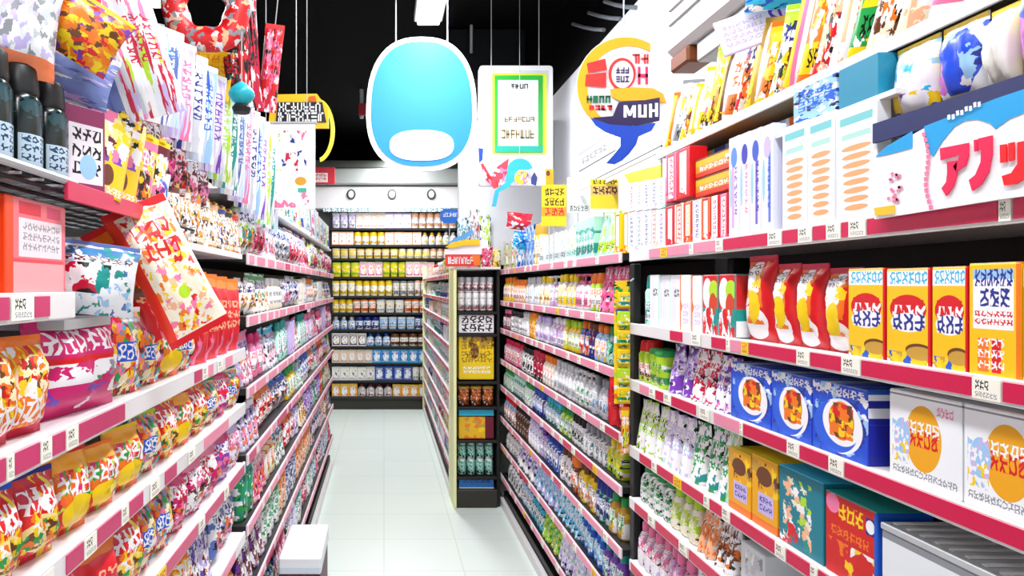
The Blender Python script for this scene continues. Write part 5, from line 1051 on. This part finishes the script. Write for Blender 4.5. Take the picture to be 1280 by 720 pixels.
# slanted shelf header card to the near bay (patterned strip + green lip)
t = empty('slanted_header', at(790, 215, 2.4)); tag(t, 'slanting speckled header strip with a yellow-green lower edge above the toothpaste', 'sign')
P = [side(715, 245, .9), side(765, 207, .9), side(826, 176, .9), side(826, 206, .9), side(780, 217, .9), side(722, 247, .9)]
MB().prism(P, (.006, 0, 0)).build('header_board', design('header_speckle', 'e8e8ee', [('busy', 0, 1, 0, 1, .01, 22, ['white', 'black', 'denim', 'white', 'cream'], .5)]), t)
P = [side(780, 218, .9), side(826, 206, .9), side(826, 222, .9), side(786, 229, .9)]
MB().prism(P, (.006, 0, 0)).build('green_lip', plain('lip_lime', 'bcc81c', .4), t)
MB().tube([side(806, 200, .908), side(806, 222, .908)], .004, 6).build('header_bracket', GREYM, t)

# ---- pile of point-of-sale pieces on the end display
zt_ = 1.741
cyanM = plain('pos_cyan', '28a8cc', .4)
t = empty('octagon_sign', at(562, 272, 5.0)); tag(t, 'small blue octagonal sign beside the back shelving', 'sign')
board('sign_plate', [(551, 264), (556, 261), (570, 261), (575, 266), (573, 275), (568, 279), (555, 279), (550, 273)], 5.0, .012, plain('octagon_blue', '1868c8', .4), t)
glyph_row('white_lettering', 554, 572, 266, 271, 5, 5.0, BN, t, -.003, 21)
MB().tube([at(562, 279, 5.0)+Vector((0, .012, 0)), (at(562, 0, 5.0).x, 5.012, 1.86)], .004, 6).build('sign_stem', GREYM, t)
t = empty('topper_sign', at(585, 325, 4.62)); tag(t, 'red banner strip with white lettering on top of the black end display', 'sign')
board('strip_face', [(557, 318), (600, 318), (600, 333), (557, 333)], 4.585, .01, plain('topper_red', 'e02c20', .4), t)
glyph_row('white_lettering', 560, 592, 321, 330, 7, 4.585, BN, t, -.003, 22)
board('orange_end', [(590, 319), (600, 319), (600, 332), (592, 332)], 4.585, .002, plain('topper_orange', 'f07018', .4), t, -.005)
t = empty('arched_topper', at(580, 305, 4.7)); tag(t, 'arched yellow and blue topper above the red banner strip', 'sign')
board('yellow_arch', [(557, 309), (565, 303), (580, 300), (600, 299), (600, 306), (580, 307), (565, 310)], 4.66, .02, YEL, t)
board('blue_wave', [(560, 303), (570, 297), (582, 292), (590, 285), (592, 291), (584, 297), (572, 301), (562, 306)], 4.66, .01, plain('wave_blue', '5aa0dc', .4), t, .005)
board('white_back', [(556, 318), (556, 312), (575, 306), (600, 300), (610, 300), (610, 318)], 4.675, .02, BN, t)
MB().box(at(570, 0, 4.7).x, at(572, 0, 4.7).x, 4.7, 4.71, 1.742, at(0, 310, 4.7).z).build('topper_leg', GREYM, t)
for i, (px0, px1, py0, py1, Y, sp, lb) in enumerate(((601, 616, 308, 334, 4.68, ('crimson', 'pink', 'white'), 'crimson bag on the end display beside the red banner strip'), (616, 626, 312, 335, 4.68, ('yellow', 'cream', 'lime'), 'yellow bag on the right corner of the end display'), (612, 632, 287, 311, 4.95, ('yellow', 'green', 'orange'), 'yellow and green bag behind the crimson one on the end display'),
        (575, 600, 283, 303, 4.98, ('white', 'teal', 'mint'), 'white and teal pack behind the yellow arch'), (632, 664, 266, 287, 4.0, ('crimson', 'red', 'white'), 'crimson speckled pack hanging above the cyan packs'), (640, 662, 290, 312, 3.9, ('cyan', 'blue', 'white'), 'cyan pack below the crimson hanging pack'))):
    a = at(px0, py1, Y); c_ = at(px1, py0, Y)
    zb = max(a.z, 1.742) if i < 2 else a.z
    item('pillow', pk('speck', *sp), CAPM(sp[1]), c_.x-a.x, .06, c_.z-zb, ((a.x+c_.x)/2, Y, zb), 0, lb, None, True, (0, .1 if i > 3 else 0), None, None, i % 4)
for i, (x, h, c_) in enumerate(((.585, .36, ('white', 'teal', 'sky')), (.665, .42, ('white', 'grey', 'red')), (.75, .38, ('white', 'lime', 'blue')))):
    item('pouch', pk('speck', *c_), CAPM(c_[1]), .085, .06, h, (x, 4.735, 1.7415), 0, f"tall white pouch with {c_[1]} specks standing at the back of the end display top", 'white pouches on the end display', True, seed=i)
# bow-like cyan and red hanging decoration
YD = 4.2
t = empty('hanging_decoration', at(635, 230, YD)); tag(t, 'red and cyan paper decoration hanging below the framed notice', 'decoration')
board('red_fan', [(601, 205), (606, 222), (612, 230), (618, 236), (627, 232), (634, 215), (636, 198), (622, 208), (613, 220), (604, 204)], YD, .006, design('red_fan', 'e83848', [('busy', 0, 1, 0, 1, 7, 7, ['white', 'red', 'pink'], .5)]), t)
board('cyan_arch', arc_pts(650, 213, 16, 15, 180, 350, 14)+[(660, 212), (648, 212), (643, 225), (636, 234), (624, 240), (620, 258), (615, 258), (619, 238), (632, 228)], YD, .008, cyanM, t)
board('yellow_disc', arc_pts(652, 222, 9, 9, 0, 360, 20)[:-1], YD, .004, design('blossom', 'f8d830', [('busy', 0, 1, 0, 1, 6, 6, ['pink', 'yellow', 'white', 'purple'], .6)]), t, -.005)
board('blue_star', [(598, 185), (604, 186), (603, 200), (599, 204)], YD, .004, BLF, t, -.005)
board('navy_bits', [(664, 222), (668, 215), (672, 222), (670, 232), (664, 230)], YD, .004, plain('navy_bit', '303878', .5), t)
MB().tube([at(650, 200, YD)+Vector((0, .012, 0)), (at(650, 0, YD).x, YD+.012, 3.6)], .002, 6).build('hanging_cord', GREYM, t)

# ---- white carton on the floor at left
t = empty('floor_carton', (-.335, 2.7, 0)); tag(t, 'maroon display carton with a white lid standing on the floor by the left shelving', 'box')
MB().box(-.42, -.25, 2.54, 2.9, .455, .523, b=.006).build('carton_lid', design('white_floor_carton', 'eef0f4', [('rect', 0, 1, .1, .4, 'd4e0f0')]), t)
MB().box(-.415, -.255, 2.545, 2.895, 0, .454, b=.003).build('carton_body', plain('maroon_foot', '581426', .5), t)

# ================================================================ camera, world, colour
cam = bpy.data.cameras.new('camera'); cam.sensor_width = 36; cam.lens = 36*F/1280
cam.shift_x = (640-VX)/1280; cam.shift_y = -(360-VY)/1280
co = bpy.data.objects.new('camera', cam); COL.objects.link(co); co.location = (0, 0, HC); co.rotation_euler = (PI/2, 0, 0); cam.clip_start = .05
S.camera = co
w = bpy.data.worlds.new('world'); S.world = w; w.use_nodes = True
w.node_tree.nodes['Background'].inputs[0].default_value = (.95, .97, 1, 1); w.node_tree.nodes['Background'].inputs[1].default_value = 2.4
S.view_settings.view_transform = 'Standard'; S.view_settings.look = 'None'; S.view_settings.gamma = 1; S.view_settings.use_curve_mapping = False
S.view_settings.exposure = -1.14
